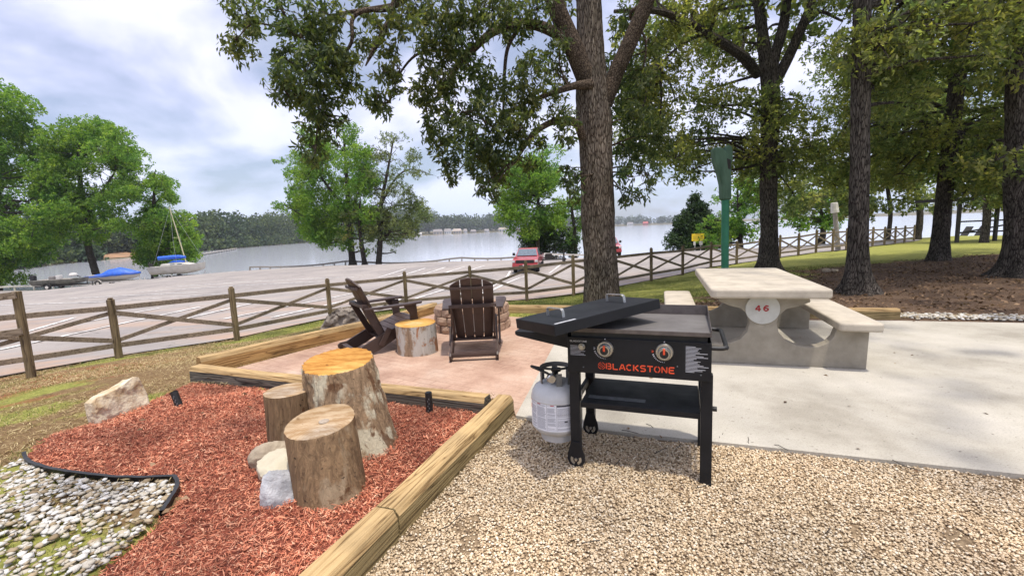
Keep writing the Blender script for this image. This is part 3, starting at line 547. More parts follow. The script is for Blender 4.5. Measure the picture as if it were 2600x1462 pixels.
# --- loose pieces: pebbles, stones, mulch strands, grass
ICO_V = []; ph = (1+5**.5)/2
for a in (-1, 1):
    for b in (-ph, ph): ICO_V += [(0, a, b), (a, b, 0), (b, 0, a)]
ICO_V = np.array(ICO_V)/math.sqrt(1+ph*ph)
ICO_F = [(i, j, k) for i in range(12) for j in range(i+1, 12) for k in range(j+1, 12) if all(abs(np.linalg.norm(ICO_V[a]-ICO_V[b])-1.0515) < .01 for a, b in ((i, j), (j, k), (i, k)))]
ICO_F = np.array([f if np.dot(np.cross(ICO_V[f[1]]-ICO_V[f[0]], ICO_V[f[2]]-ICO_V[f[0]]), ICO_V[f[0]]) > 0 else (f[0], f[2], f[1]) for f in ICO_F])
def randrot(n):
    q = rng.normal(size=(n, 4)); q /= np.linalg.norm(q, axis=1)[:, None]; w, x, y, z = q.T
    return np.stack([np.stack([1-2*(y*y+z*z), 2*(x*y-z*w), 2*(x*z+y*w)], 1), np.stack([2*(x*y+z*w), 1-2*(x*x+z*z), 2*(y*z-x*w)], 1), np.stack([2*(x*z-y*w), 2*(y*z+x*w), 1-2*(x*x+y*y)], 1)], 1)
def stones(name, C, S, mat, flat=0.65, smooth=True, jit=0.16, parent=None):
    n = len(C); base = ICO_V[None]*(1+rng.uniform(-jit, jit, (n, 12, 1))); base = base*(S[:, None, None]*rng.uniform(0.75, 1.15, (n, 1, 3)))
    a = rng.uniform(0, 2*math.pi, n); V = np.einsum('nij,nkj->nki', randrot(n), base); V[:, :, 2] *= flat
    V += C[:, None, :]; Fq = (ICO_F[None]+12*np.arange(n)[:, None, None]).reshape(-1, 3)
    return fast(name, V.reshape(-1, 3), Fq, mat, parent, smooth=smooth)
def scatter(poly, bbox, n, gate=None):
    P = np.column_stack([rng.uniform(bbox[0], bbox[1], n), rng.uniform(bbox[2], bbox[3], n)]); P = P[inpoly(P, poly)]
    if gate is not None: P = P[gate(P)]
    return P
def near_gate(P): return rng.uniform(size=len(P)) < 1.0
GRP = [tuple(p[:2]) for p in GRAVEL]
P = scatter(GRP, (-1.9, 4.2, 0.95, 3.6), 230000)
vis = (np.abs(P[:, 0]) < P[:, 1]*1.25+0.25); P = P[vis]
bare = np.array([noise.noise(Vector((x*1.7, y*1.7, 2.2)))+0.6*noise.noise(Vector((x*6, y*6, 4))) for x, y in P]); dt = segdist(P, [B_, DIAG_END], False); ds = segdist(P, SLAB[:4], False)
keep = (bare+0.9*np.clip(0.30-dt, 0, 1)*4.5*(rng.uniform(size=len(P)))+0.9*np.clip(0.09-ds, 0, 1)*6) < 0.60
P = P[keep | (rng.uniform(size=len(P)) < 0.22)]
Zp = -0.018+rng.uniform(0, 0.012, len(P)); Sg = rng.uniform(0.0042, 0.0082, len(P))
tag(stones('pea_gravel', np.column_stack([P, Zp]), Sg, MT['pebble']), 'pea gravel', None, None, 'stuff')
# river stones beside the edging
RIV = [un(*p) for p in ((66, 1171), (116, 1210), (174, 1222), (271, 1234), (349, 1238), (438, 1236), (444, 1255), (420, 1292), (370, 1354), (312, 1404), (238, 1470), (90, 1650), (-300, 1700), (-60, 1300), (-10, 1200))]
P = scatter([tuple(p[:2]) for p in RIV], (-4.4, -1.0, 0.6, 3.2), 26000)
dens = 1-np.clip((segdist(P, [tuple(p[:2]) for p in RIV[:10]], False)-0.12)/0.75, 0, 0.72); weed = np.array([noise.noise(Vector((x*3.1, y*3.1, 7))) for x, y in P]); P = P[(rng.uniform(size=len(P)) < dens) & ((weed < .22) | (rng.uniform(size=len(P)) < .3))]
tag(stones('river_stones', np.column_stack([P, Hn(P)+rng.uniform(-0.008, 0.016, len(P))]), rng.uniform(0.008, 0.024, len(P)), MT['riverrock'], flat=0.42, jit=0.36), None, None, None, 'stuff')
# white stones along the slab's far edge
e0, e1 = un(2290, 806), un(2600, 812); e1 = e1+(e1-e0)*1.5
t = rng.uniform(0, 1, 1500); P = e0[None, :2]*(1-t[:, None])+e1[None, :2]*t[:, None]+np.column_stack([rng.normal(0, .02, 1500), rng.normal(0.12, 0.10, 1500)])
tag(stones('edge_stones', np.column_stack([P, rng.uniform(0.0, 0.02, len(P))]), rng.uniform(0.015, 0.032, len(P)), MT['riverrock'], flat=0.5), None, None, None, 'stuff')
def strips(name, C, L, W, mat, tilt=0.35, bend=0.25, parent=None, lift=0.0):
    """thin shredded strands: two quads each with a bend"""
    n = len(C); a = rng.uniform(0, 2*math.pi, n); e = rng.normal(0, tilt, n); d = np.stack([np.cos(a)*np.cos(e), np.sin(a)*np.cos(e), np.sin(e)], 1)
    s = np.stack([-np.sin(a), np.cos(a), rng.uniform(-.6, .6, n)], 1); s /= np.linalg.norm(s, axis=1)[:, None]; u = np.cross(d, s)
    L = L[:, None]; W = W[:, None]; b = rng.uniform(-bend, bend, n)[:, None]*L
    p0 = C-d*L/2; p1 = C+u*b+s*b*0.7; p2 = C+d*L/2
    V = np.stack([p0-s*W*.3, p0+s*W*.3, p1-s*W/2, p1+s*W/2, p2-s*W*.2, p2+s*W*.2], 1)
    Fq = np.array([[0, 1, 3, 2], [2, 3, 5, 4]])[None]+6*np.arange(n)[:, None, None]
    return fast(name, V.reshape(-1, 3), Fq.reshape(-1, 4), mat, parent)
P = scatter([tuple(p[:2]) for p in BEDP], (-4.3, 0.2, 0.5, 4.7), 260000); dcam = np.hypot(P[:, 0], P[:, 1])
P = P[(np.abs(P[:, 0]) < P[:, 1]*1.25+0.3)]
zz = np.array([mound(x, y) for x, y in P]) if len(P) < 5000 else None
if zz is None:
    gx = np.arange(-4.5, 0.5, 0.08); gy = np.arange(0.4, 4.9, 0.08); G = np.array([[mound(x, y) for x in gx] for y in gy])
    ix = np.clip(((P[:, 0]-gx[0])/0.08).round().astype(int), 0, len(gx)-1); iy = np.clip(((P[:, 1]-gy[0])/0.08).round().astype(int), 0, len(gy)-1); zz = G[iy, ix]
tag(strips('red_mulch', np.column_stack([P, zz+rng.uniform(-0.002, 0.02, len(P))]), rng.uniform(0.008, 0.045, len(P))*np.where(rng.uniform(size=len(P)) < .04, 1.5, 1), rng.uniform(0.0015, 0.005, len(P))*np.where(rng.uniform(size=len(P)) < .05, 3, 1), MT['chip']), None, None, None, 'stuff')
def blades(name, P, Zb, h, w, mat, lean=0.35):
    n = len(P); a = rng.uniform(0, 2*math.pi, n); s = np.stack([np.cos(a), np.sin(a), np.zeros(n)], 1)*w[:, None]/2
    C = np.column_stack([P, Zb]); top = C+np.column_stack([rng.normal(0, lean, n)*h, rng.normal(0, lean, n)*h, h])
    V = np.stack([C-s, C+s, top], 1); Fq = np.arange(3*n).reshape(-1, 3); return fast(name, V.reshape(-1, 3), Fq, mat)
def lawn():
    n = 420000; x = rng.uniform(-11, 14, n); y = rng.uniform(0.6, 16.5, n); P = np.column_stack([x, y]); P = P[np.abs(P[:, 0]) < P[:, 1]*1.2+0.6]
    bad = inpoly(P, LOTPOLY) | inpoly(P, PATIO) | inpoly(P, SLAB) | inpoly(P, BEDP) | inpoly(P, GRAVEL) | inpoly(P, [tuple(p[:2]) for p in RIV])&(rng.uniform(size=len(P)) < 0.55); P = P[~bad]
    gx = np.arange(-12, 15, 0.25); gy = np.arange(0, 17, 0.25); G = np.array([[cover(a, b) for a in gx] for b in gy])
    ix = np.clip(((P[:, 0]-gx[0])/0.25+rng.uniform(-.5, .5, len(P))).round().astype(int), 0, len(gx)-1); iy = np.clip(((P[:, 1]-gy[0])/0.25+rng.uniform(-.5, .5, len(P))).round().astype(int), 0, len(gy)-1); c = G[iy, ix]
    z = Hn(P)-0.01; u = rng.uniform(size=len(P)); g = (u < c[:, 0]) & (c[:, 2] < .6); s = (~g) & (c[:, 2] < .3) & (rng.uniform(size=len(P)) < 0.8*(1-c[:, 1]))
    far = 1+0.07*np.hypot(P[:, 0], P[:, 1])
    tag(blades('grass', P[g], z[g], rng.uniform(.02, .055, g.sum()), 0.004*far[g], MT['blade'], 0.5), None, None, None, 'stuff')
    tag(blades('dry_grass', P[s], z[s], rng.uniform(.008, .03, s.sum()), 0.0055*far[s], MT['straw'], 0.9), None, None, None, 'stuff')
    Q_ = P[(~g) & (c[:, 2] < .3) & (P[:, 0] < 1)]; Q_ = np.concatenate([Q_, Q_+rng.normal(0, .06, Q_.shape)]); Q_ = Q_[~(inpoly(Q_, BEDP) | inpoly(Q_, PATIO) | inpoly(Q_, LOTPOLY))]; k_ = rng.permutation(len(Q_))[:130000]; Q_ = Q_[k_]; fr_ = (1+.05*np.hypot(Q_[:, 0], Q_[:, 1]))
    tag(strips('straw_thatch', np.column_stack([Q_, Hn(Q_)+rng.uniform(.0, .015, len(Q_))]), rng.uniform(.02, .07, len(Q_)), rng.uniform(.002, .005, len(Q_))*fr_, MT['straw'], tilt=.25), None, None, None, 'stuff')
    n = 42000; x = rng.uniform(1.5, 17, n); y = rng.uniform(6.4, 19, n); P = np.column_stack([x, y]); P = P[~(inpoly(P, SLAB) | inpoly(P, LOTPOLY))]
    k = np.array([rng.uniform() < cover(a, b)[2]*(0.25+1.2*max(0, fbm(a, b, .7, 4)-.35)) for a, b in P]); P = P[k]
    tag(leafquads('dead_leaves', np.column_stack([P, Hn(P)+rng.uniform(0.0, .025, len(P))]), 0.07, 0.04, MT['litter'], flat=0.35), None, None, None, 'stuff')
def leafquads(name, C, L, W, mat, parent=None, flat=1.0, dirs=None, droop=0.0):
    n = len(C)
    if dirs is None: dirs = rng.normal(size=(n, 3))
    d = dirs.copy(); d[:, 2] = d[:, 2]*flat-droop; d /= np.linalg.norm(d, axis=1)[:, None]+1e-9
    r = rng.normal(size=(n, 3)); s = np.cross(d, r)
    if flat < 1: s = np.cross(d, np.array([0, 0, 1.0])[None]+0.4*r)
    s /= np.linalg.norm(s, axis=1)[:, None]+1e-9
    l = L*rng.uniform(.7, 1.25, n)[:, None]; w = W*rng.uniform(.7, 1.25, n)[:, None]; u = np.cross(s, d)
    V = np.stack([C, C+d*l*.5+s*w/2+u*w*.15, C+d*l-u*l*.1, C+d*l*.5-s*w/2+u*w*.15], 1)
    return fast(name, V.reshape(-1, 3), np.arange(4*n).reshape(-1, 4), mat, parent)
lawn()
def debris():
    P = np.column_stack([rng.uniform(-1.2, 5.5, 500), rng.uniform(1.0, 6.5, 500)]); P = P[inpoly(P, SLAB) | inpoly(P, GRAVEL)]; near_e = segdist(P, SLAB[:4], False) < .12; P = P[near_e | (rng.uniform(size=len(P)) < .14)]
    tag(leafquads('fallen_leaves', np.column_stack([P, np.full(len(P), .018)]), .035, .02, MT['litter'], flat=.2), None, None, None, 'stuff')
    P = scatter([tuple(p[:2]) for p in BEDP], (-4.3, 0.2, 0.5, 4.7), 60); tag(leafquads('leaves_on_mulch', np.column_stack([P, np.full(len(P), .07)]), .05, .03, MT['litter'], flat=.3), None, None, None, 'stuff')
    mb = MB()
    for x, y in ((1650, 1085), (1680, 1150), (1600, 1100), (1560, 1180), (1720, 1140), (1830, 1110), (1900, 1122), (1980, 1140), (1870, 1230), (1640, 1190), (1250, 1130), (2300, 1190), (1150, 1330), (1500, 1380), (2100, 1350), (1790, 1240)):
        p = un(x, y, .0); a = random.uniform(0, 6.28); L = random.uniform(.05, .14); q = [p+np.array([math.cos(a), math.sin(a), 0])*L*t+np.array([0, 0, .012+.008*random.random()])+rng.normal(0, .004, 3) for t in (-.5, -.1, .2, .5)]; mb.tube(q, .0022, 4)
    tag(mb.build('twigs', MT['dark']), None, None, None, 'stuff')
debris()
# ------------------------------------------------------------------ trees
def rosettes(C, k, L, W, mat, parent, droop=0.25, spread=0.6, name='crown'):
    n = len(C); ax = rng.normal(size=(n, 1, 3)); ax[:, :, 2] -= droop*2; ax /= np.linalg.norm(ax, axis=2)[:, :, None]
    d = ax*spread+rng.normal(size=(n, k, 3))*0.75; CC = np.repeat(C[:, None], k, 1)+rng.normal(size=(n, k, 3))*L*.25
    return leafquads(name, CC.reshape(-1, 3), L, W, mat, parent, dirs=d.reshape(-1, 3), droop=droop)
def fill(blobs, dens, gap=0.0, gs=1.6, hollow=2.4, seed=0.0):
    """points inside spherical blobs (x,y,z,rx,ry,rz), denser near their surface, with noise gaps"""
    out = []
    for bl in blobs:
        x, y, z, rx, ry, rz = bl; n = max(3, int(dens*(rx*ry+ry*rz+rx*rz)/3)); d = rng.normal(size=(n, 3)); d /= np.linalg.norm(d, axis=1)[:, None]
        r = rng.uniform(size=n)**(1/hollow); P = np.array([x, y, z])+d*r[:, None]*np.array([rx, ry, rz])
        if gap > 0: P = P[[noise.noise(Vector((p[0]*gs, p[1]*gs, p[2]*gs+seed))) > gap-0.35 for p in P]]
        out.append(P)
    return np.concatenate(out)
def twigs(mb, start, blobs, r0=0.03, sub=4, m=0, sub_r=0.008):
    """a limb to each blob from the nearest of the start points, with a few twigs inside it"""
    S = np.array([s[:3] for s in start])
    for bl in blobs:
        c = np.array(bl[:3]); i = int(np.argmin(np.linalg.norm(S-c, axis=1)+0.6*np.maximum(0, S[:, 2]-c[2]))); a = S[i]; L = np.linalg.norm(c-a)
        if L < 0.05: continue
        mid = (a+c)/2+rng.normal(size=3)*L*.07+np.array([0, 0, L*.10]); rr = min(r0, 0.35*start[i][3] if start[i][3] > 0.02 else r0)
        limb(mb, [(*a, rr), (*mid, rr*.7), (*c, rr*.35)], 5, 4, m)
        for _ in range(sub):
            d = rng.normal(size=3); d /= np.linalg.norm(d); e = c+d*np.array(bl[3:6])*.9; mb.tube([c, (c+e)/2+rng.normal(size=3)*.06*L, e], [rr*.35+sub_r*.3, sub_r*.7, sub_r*.4], 4, m, caps=False)
def trunk_mesh(pts, flare=1.7, fl_h=0.5, n=36, ring=0.07, rough=0.02, roots=6, seed=0.0):
    """pts (x,y,z,r) local; trunk with root flare and rough bark"""
    q = spline(pts, 8); q = np.array(q); s = np.r_[0, np.cumsum(np.linalg.norm(np.diff(q[:, :3], axis=0), axis=1))]; t = np.arange(0, s[-1], ring); Q = np.column_stack([np.interp(t, s, q[:, i]) for i in range(4)]); mb = MB(); vs, fs = [], []
    for i, (x, y, z, r) in enumerate(Q):
        for j in range(n):
            a = 2*math.pi*j/n; f = 1+(flare-1)*math.exp(-max(0, z-Q[0][2])/fl_h)*(1+0.5*math.cos(roots*a+seed))
            rr = r*f*(1+rough*2*noise.noise(Vector((math.cos(a)*5, math.sin(a)*5, z*1.2+seed)))+rough*1.5*noise.noise(Vector((math.cos(a)*14, math.sin(a)*14, z*3+seed))))
            vs.append((x+rr*math.cos(a), y+rr*math.sin(a), z))
    for i in range(len(Q)-1):
        for j in range(n): k = (j+1) % n; fs.append((i*n+j, i*n+k, (i+1)*n+k, (i+1)*n+j))
    mb.add(vs, fs); return mb, Q
def P3(x, y, Y): return at(x, y, Y)
# --- the big oak
OB = at(1528, 778, 9.4); OB[2] = H(OB[0], OB[1])-0.05
oak = empty('oak_tree', OB, 'large oak with furrowed grey brown trunk forking high, rising just behind the black griddle lid', 'tree')
def loc(x, y, Y, r): p = at(x, y, Y)-OB; return (p[0], p[1], p[2], r)
def oakbuild():
    k = 9.4/1160
    tp = [(0, 0, -.05, .34), loc(1526, 690, 9.4, .335), loc(1518, 560, 9.4, .325), loc(1514, 400, 9.4, .322), loc(1507, 290, 9.4, .335), loc(1502, 200, 9.4, .300), loc(1498, 100, 9.4, .25), loc(1495, 0, 9.4, .235), loc(1490, -200, 9.4, .2), loc(1500, -420, 9.5, .14), loc(1480, -600, 9.5, .06)]
    mb, Q = trunk_mesh(tp, flare=1.22, fl_h=.35, n=56, ring=.05, rough=.035, roots=5)
    mb.build('trunk', MT['bark'], oak, smooth=True)
    lb = MB(); nodes = [(q[0], q[1], q[2], q[3]) for q in Q[::8] if q[2] > 2.4]
    limbs = [
        [loc(1535, 265, 9.35, .16), loc(1562, 190, 9.3, .155), loc(1598, 110, 9.2, .15), loc(1640, 10, 9.1, .14), loc(1680, -120, 9, .12), loc(1760, -260, 8.9, .07)],
        [loc(1492, 205, 9.3, .20), loc(1460, 130, 9.2, .185), loc(1425, 50, 9.1, .17), loc(1392, -30, 9, .15), loc(1330, -160, 8.9, .11), loc(1230, -300, 8.8, .06)],
        [loc(1466, 150, 9.25, .11), loc(1430, 100, 9.1, .105), loc(1380, 70, 9, .10), loc(1325, 62, 8.9, .085), loc(1252, 82, 8.8, .075), loc(1195, 133, 8.7, .06), loc(1157, 175, 8.7, .05), loc(1131, 228, 8.7, .04), loc(1081, 268, 8.6, .02)],
        [loc(1480, 350, 9.2, .09), loc(1466, 318, 9.05, .075), loc(1442, 304, 8.95, .07), loc(1400, 311, 8.8, .06), loc(1360, 335, 8.7, .055), loc(1335, 366, 8.6, .045), loc(1309, 412, 8.6, .015)],
        [loc(1500, 215, 9.1, .10), loc(1461, 218, 8.95, .07), loc(1404, 236, 8.8, .05), loc(1340, 260, 8.7, .03), loc(1270, 300, 8.7, .02), loc(1220, 380, 8.7, .01)],
        [loc(1392, -30, 9, .09), loc(1250, -60, 8.8, .08), loc(1100, -50, 8.6, .07), loc(1013, -10, 8.4, .055), loc(985, 60, 8.35, .05), loc(950, 125, 8.3, .04), loc(928, 168, 8.3, .012)],
        [loc(1100, -50, 8.6, .06), loc(994, 20, 8.6, .045), loc(930, 27, 8.5, .04), loc(895, 50, 8.5, .035), loc(887, 120, 8.4, .03), loc(800, 190, 8.4, .02), loc(740, 250, 8.4, .012)],
        [loc(994, 15, 8.6, .04), loc(850, 40, 8.5, .03), loc(760, 80, 8.4, .02), loc(650, 60, 8.4, .015), loc(600, 100, 8.4, .008)],
        [loc(800, 190, 8.4, .02), loc(810, 280, 8.4, .015), loc(800, 380, 8.5, .008)],
        [loc(1195, 133, 8.7, .035), loc(1080, 130, 8.6, .025), loc(1020, 180, 8.5, .018), loc(990, 260, 8.5, .01)],
        [loc(1325, 62, 8.9, .04), loc(1290, 120, 8.9, .035), loc(1280, 200, 8.9, .03), loc(1275, 300, 9, .02), loc(1240, 400, 9, .01)],
        [loc(1640, 10, 9.1, .05), loc(1600, 40, 9.3, .03), loc(1640, 110, 9.5, .02), loc(1620, 250, 9.6, .012)]]
    for L in limbs:
        q = limb(lb, L, 12, 6); nodes += [tuple(p) for p in q if p[3] < 0.1]
    RB = [(200, 90, 110), (150, 290, 110), (230, 200, 70), (430, 60, 170), (600, 120, 150), (560, 250, 130), (760, 100, 120), (450, 390, 80), (700, 330, 150), (820, 380, 130), (600, 480, 170), (450, 600, 110), (800, 500, 150), (900, 560, 90), (600, 660, 90), (560, 600, 120),
          (720, 740, 110), (700, 860, 120), (640, 980, 95), (650, 1080, 60), (860, 690, 55), (860, 790, 35), (1000, 60, 75), (980, 270, 75), (1080, 180, 70), (1150, 330, 80), (1230, 120, 110), (1350, 50, 130), (1150, 500, 85), (1220, 460, 65), (1080, 650, 75), (1120, 720, 55),
          (1050, 690, 55), (1200, 620, 45), (1450, 180, 130), (1400, 310, 85), (1550, 80, 150), (1700, 150, 150), (1850, 60, 180), (2000, 120, 150), (2150, 60, 120), (2300, 250, 80), (1600, 330, 120), (1450, 470, 110), (1400, 600, 110), (1550, 560, 105), (1380, 660, 65),
          (1700, 450, 150), (1800, 600, 150), (1500, 740, 110), (1650, 750, 150), (1800, 820, 170), (2000, 700, 170), (2100, 500, 150), (2250, 450, 130), (2200, 650, 140), (2330, 800, 95), (1430, 860, 75), (1500, 960, 110), (1700, 960, 150), (1900, 950, 150), (2050, 850, 120),
          (1560, 1100, 75), (1590, 1180, 50), (1750, 1100, 100), (1850, 1080, 110), (1950, 1050, 95), (1800, 1230, 85), (1850, 1290, 60), (1900, 1170, 70), (2350, 940, 55), (2350, 1120, 50), (2400, 1180, 45), (2420, 1290, 35), (2150, 960, 60), (2080, 1080, 60)]
    bl = []
    for X, Y, r in RB:
        px, py, pr = 550+X/2.635, Y/2.635, r/2.635; dep = 8.55+random.uniform(-.7, .5)+(0.5 if px > 1380 else 0)
        p = at(px, py, dep)-OB; rr = pr*dep/1160; bl.append((*p, rr, min(.55, rr*1.6), rr))
    rgt = [(1590, 60, 40), (1560, 150, 35), (1600, 180, 45), (1570, 260, 45), (1620, 300, 50), (1590, 380, 40), (1640, 210, 40), (1600, 450, 45), (1640, 440, 40), (1660, 350, 50), (1585, 505, 18), (1620, 500, 20), (1455, 500, 20), (1445, 460, 25), (1650, 120, 40)]
    for px, py, pr in rgt:
        dep = random.uniform(8.8, 10.4); p = at(px, py, dep)-OB; rr = pr*dep/1160; bl.append((*p, rr, rr*1.5, rr))
    twigs(lb, nodes, bl, .022, 5)
    # upper crown, above the picture
    up = []
    for _ in range(30):
        a = random.uniform(0, 6.28); r = random.uniform(.5, 4.6); up.append((r*math.cos(a)-.5, 1.0+r*math.sin(a)*.55, random.uniform(6.3, 10.5), .8, .7, .5))
    for tx, ty, rr in ((-2.6, 2.6, .5), (-2.0, 3.3, .35), (-3.2, 3.2, .4), (-1.6, 1.5, .6), (-.9, 1.2, .4), (-.6, 2.9, .3), (1.9, 1.5, .5), (2.6, 2.3, .45), (1.2, 1.3, .3), (3.6, 3.6, .5), (4.6, 4.6, .6), (2.9, 3.0, .35), (4.4, 3.0, .5), (-1.9, 4.7, .3), (.2, 1.5, .35)):  # unseen overhanging leaf clumps, added to dapple the yard with shade
        w = np.array([tx+.85, ty-1.5, 7.4+random.uniform(-.5, .6)])-OB; up.append((w[0], w[1], w[2], rr, rr*.9, .3))
    twigs(lb, [q for q in nodes if q[2] > 4.5]+[(q[0], q[1], q[2], q[3]) for q in Q[::6] if q[2] > 5], up, .05, 3)
    lb.build('branches', MT['limb'], oak, smooth=True)
    C = fill(bl, 400, gap=0.06, gs=2.2); C2 = fill(up, 45)
    C2 = C2+0
    rosettes(C, 7, .125, .042, MT['leaf_oak'], oak, droop=.45)
    rosettes(C2, 7, .17, .08, MT['leaf_oak'], oak, name='upper_crown')
oakbuild()
# --- woodland trees on the right
def wood_tree(label, base_px, Y, zb, path, blobs, dens=70, L=.13, W=.06, mat='leaf_wood', trunk_mat='bark2', flare=1.9, gap=0.12, group='trees in the dark woodland on the right', sub=3, hollow=2.4, extra=(), k=6, name='oak_tree', r0=.05):
    b = at(*base_px, Y); b[2] = zb if zb is not None else H(b[0], b[1])-.05
    t = empty(name, b, label, 'tree', group)
    f = lambda x, y, d, r: tuple(at(x, y, d)-b)+(r,)
    tp = [(0, 0, 0, path[0][3])]+[f(*p) for p in path[1:]]
    mb, Q = trunk_mesh(tp, flare=flare, fl_h=.28, n=32, ring=.12, rough=.05, seed=base_px[0]); mb.build('trunk', MT[trunk_mat], t, smooth=True)
    lb = MB(); nodes = [tuple(q) for q in Q[::5] if q[2] > Q[-1][2]*.35]
    for e in extra: q = limb(lb, [f(*p) for p in e], 8, 5); nodes += [tuple(p) for p in q]
    bl = []
    for px, py, pr, d in blobs:
        p = at(px, py, d)-b; rr = pr*d/1160; bl.append((*p, rr, rr*1.3, rr*.8))
    if Y < 20:      # the crown goes on above the picture
        ups = [(random.gauss(0, 2.2), random.gauss(0, 2.4), random.uniform(6.5, 12)+.12*Y, random.uniform(.9, 1.5), random.uniform(.9, 1.5), .6) for _ in range(34)]
        rosettes(fill(ups, 26), 7, .24, .14, MT[mat], t, name='upper_crown'); twigs(lb, [tuple(Q[-1])], ups, .06, 2)
    twigs(lb, nodes, bl, r0, sub); lb.build('branches', MT[trunk_mat], t, smooth=True)
    rosettes(fill(bl, dens, gap=gap, gs=1.3, hollow=hollow, seed=base_px[0]), k, L, W, MT[mat], t)
    return t
def rb(n, x0, x1, y0, y1, r0, r1, d0, d1): return [(random.uniform(x0, x1), random.uniform(y0, y1), random.uniform(r0, r1), random.uniform(d0, d1)) for _ in range(n)]
wood_tree('dark trunked oak forking into several upright limbs, standing right of the green post', (1952, 683), 15, None,
          [(0, 0, 0, .27), (1952, 560, 15, .255), (1952, 400, 15, .25), (1958, 300, 15, .27), (1955, 220, 15, .26), (1940, 120, 15, .18), (1925, 0, 15, .15), (1900, -150, 15, .1)],
          rb(40, 1600, 2120, -60, 300, 45, 80, 13.5, 17.5)+rb(26, 1600, 2100, 250, 420, 40, 70, 13.5, 17)+rb(8, 1690, 1800, 330, 440, 35, 50, 14, 16)+rb(10, 1860, 2130, 400, 500, 30, 50, 15, 18), dens=190, gap=0.2,
          extra=[[(1955, 225, 15, .2), (1965, 150, 15, .17), (1990, 60, 15, .15), (2005, -60, 15, .1)], [(1955, 230, 15, .2), (2000, 150, 15, .16), (2040, 60, 14.8, .14), (2080, -40, 14.6, .1)],
                 [(1925, 190, 15, .16), (1880, 140, 14.6, .15), (1800, 90, 14.2, .13), (1730, 50, 13.8, .11), (1660, 28, 13.4, .09), (1560, 30, 13, .05)], [(1790, 88, 14.2, .05), (1760, 95, 14, .045), (1710, 130, 13.8, .03), (1670, 170, 13.6, .02)], [(2040, 60, 14.8, .08), (2080, 30, 14.6, .06), (2140, 55, 14.4, .03)]])
wood_tree('straight dark trunk with spreading root flare, nearest the concrete picnic table', (2178, 752), 9.0, None,
          [(0, 0, 0, .20), (2178, 640, 9, .168), (2182, 480, 9, .158), (2184, 300, 9, .152), (2188, 100, 9, .145), (2190, -50, 9, .135), (2195, -300, 9, .1)],
          rb(26, 2120, 2560, -60, 160, 60, 110, 8.2, 11)+rb(10, 2200, 2400, 120, 280, 50, 80, 9, 11.5), dens=190, L=.12, W=.05, gap=0.2)
wood_tree('leaning thick trunk at the edge of the sunlit grass, right of the nearest dark trunk', (2383, 662), 15, None,
          [(0, 0, 0, .25), (2392, 560, 15, .22), (2405, 430, 15, .21), (2422, 280, 15, .21), (2440, 120, 15, .20), (2455, -60, 15, .18), (2460, -250, 15, .15)],
          rb(50, 2150, 2660, 120, 460, 50, 95, 13, 19)+rb(20, 2420, 2660, 300, 500, 40, 65, 13, 17)+rb(14, 2060, 2300, 330, 470, 30, 45, 14, 18), dens=190, gap=0.18, flare=1.5)
wood_tree('massive flared trunk at the far right edge of the picture', (2590, 712), 10.5, None,
          [(0, 0, 0, .33), (2588, 600, 10.5, .26), (2586, 450, 10.5, .24), (2592, 200, 10.5, .23), (2600, 0, 10.5, .21), (2600, -200, 10.5, .2)],
          rb(20, 2480, 2760, 150, 450, 50, 80, 9.5, 13)+rb(16, 2400, 2760, -50, 160, 60, 110, 9.5, 13), dens=170, gap=0.15, flare=1.8)
FARL = ['slim grey trunk behind the white railed fence', 'twisted slender trunk beside the pale utility pole', 'dark trunk behind the two deck chairs', 'broad low crown behind the fence left of the forked oak', 'thin trunk at the end of the fence with drooping twigs']
for i, (bx, by, Y, r, bls) in enumerate([((2160), 600, 33, .16, rb(12, 2090, 2240, 430, 545, 22, 38, 31, 35)), (2255, 598, 34, .14, rb(16, 2170, 2400, 330, 530, 24, 45, 30, 36)), (2500, 600, 24, .17, rb(22, 2420, 2620, 400, 520, 22, 40, 22, 28)),
                                         (2185, 610, 36, .3, rb(20, 1880, 2180, 380, 530, 26, 42, 30, 38)), (2330, 605, 33, .2, rb(22, 2230, 2440, 200, 480, 28, 50, 26, 34))]):
    wood_tree(FARL[i], (bx, by), Y, None, [(0, 0, 0, r), (bx+6, by-60, Y, r*.95), (bx-3, by-150, Y, r*.85), (bx+8, by-280, Y, r*.6)], bls, dens=60, L=.26, W=.14, gap=.15, k=6, flare=1.2, name='shade_tree', r0=.06)
# --- trees by the water
def shore_tree(name, label, px, py, Y, path, blobs, mat, dens, L, W, gap=.1, trunk='bark2', group='trees on the lake shore', extra=(), k=6, droop=.2, hollow=2.6, gs=.45):
    b = at(px, py, Y); zb = H(b[0], b[1]); t = empty(name, (b[0], b[1], zb-.1), label, 'tree', group); b = np.array([b[0], b[1], zb-.1]); f = lambda x, y, d, r: tuple(at(x, y, d)-b)+(r,)
    mb = MB(); q = limb(mb, [(0, 0, 0, path[0][3]*1.35), (0, 0, .8, path[0][3])]+[f(*p) for p in path[1:]], 10, 5); nodes = [tuple(p) for p in q[5:]]
    for e in extra: nodes += [tuple(p) for p in limb(mb, [f(*p) for p in e], 7, 5)]
    bl = [(*(at(x, y, d)-b), r*d/1160, r*d/1160*1.2, r*d/1160*.85) for x, y, r, d in blobs]; dens *= 5.5; twigs(mb, nodes, bl, .12, 3, sub_r=.03); mb.build('trunk', MT[trunk], t, smooth=True)
    rosettes(fill(bl, dens, gap=gap, gs=gs, hollow=hollow, seed=px), k, L, W, MT[mat], t, droop=droop); return t
def env(n, cx, cy, rx, ry, r0, r1, d, dv=2.5, top=0.0):
    out = []
    while len(out) < n:
        u, v = random.uniform(-1, 1), random.uniform(-1, 1)
        if u*u+v*v < 1: out.append((cx+u*rx, cy+v*ry, random.uniform(r0, r1), d+random.uniform(-dv, dv)))
    return out
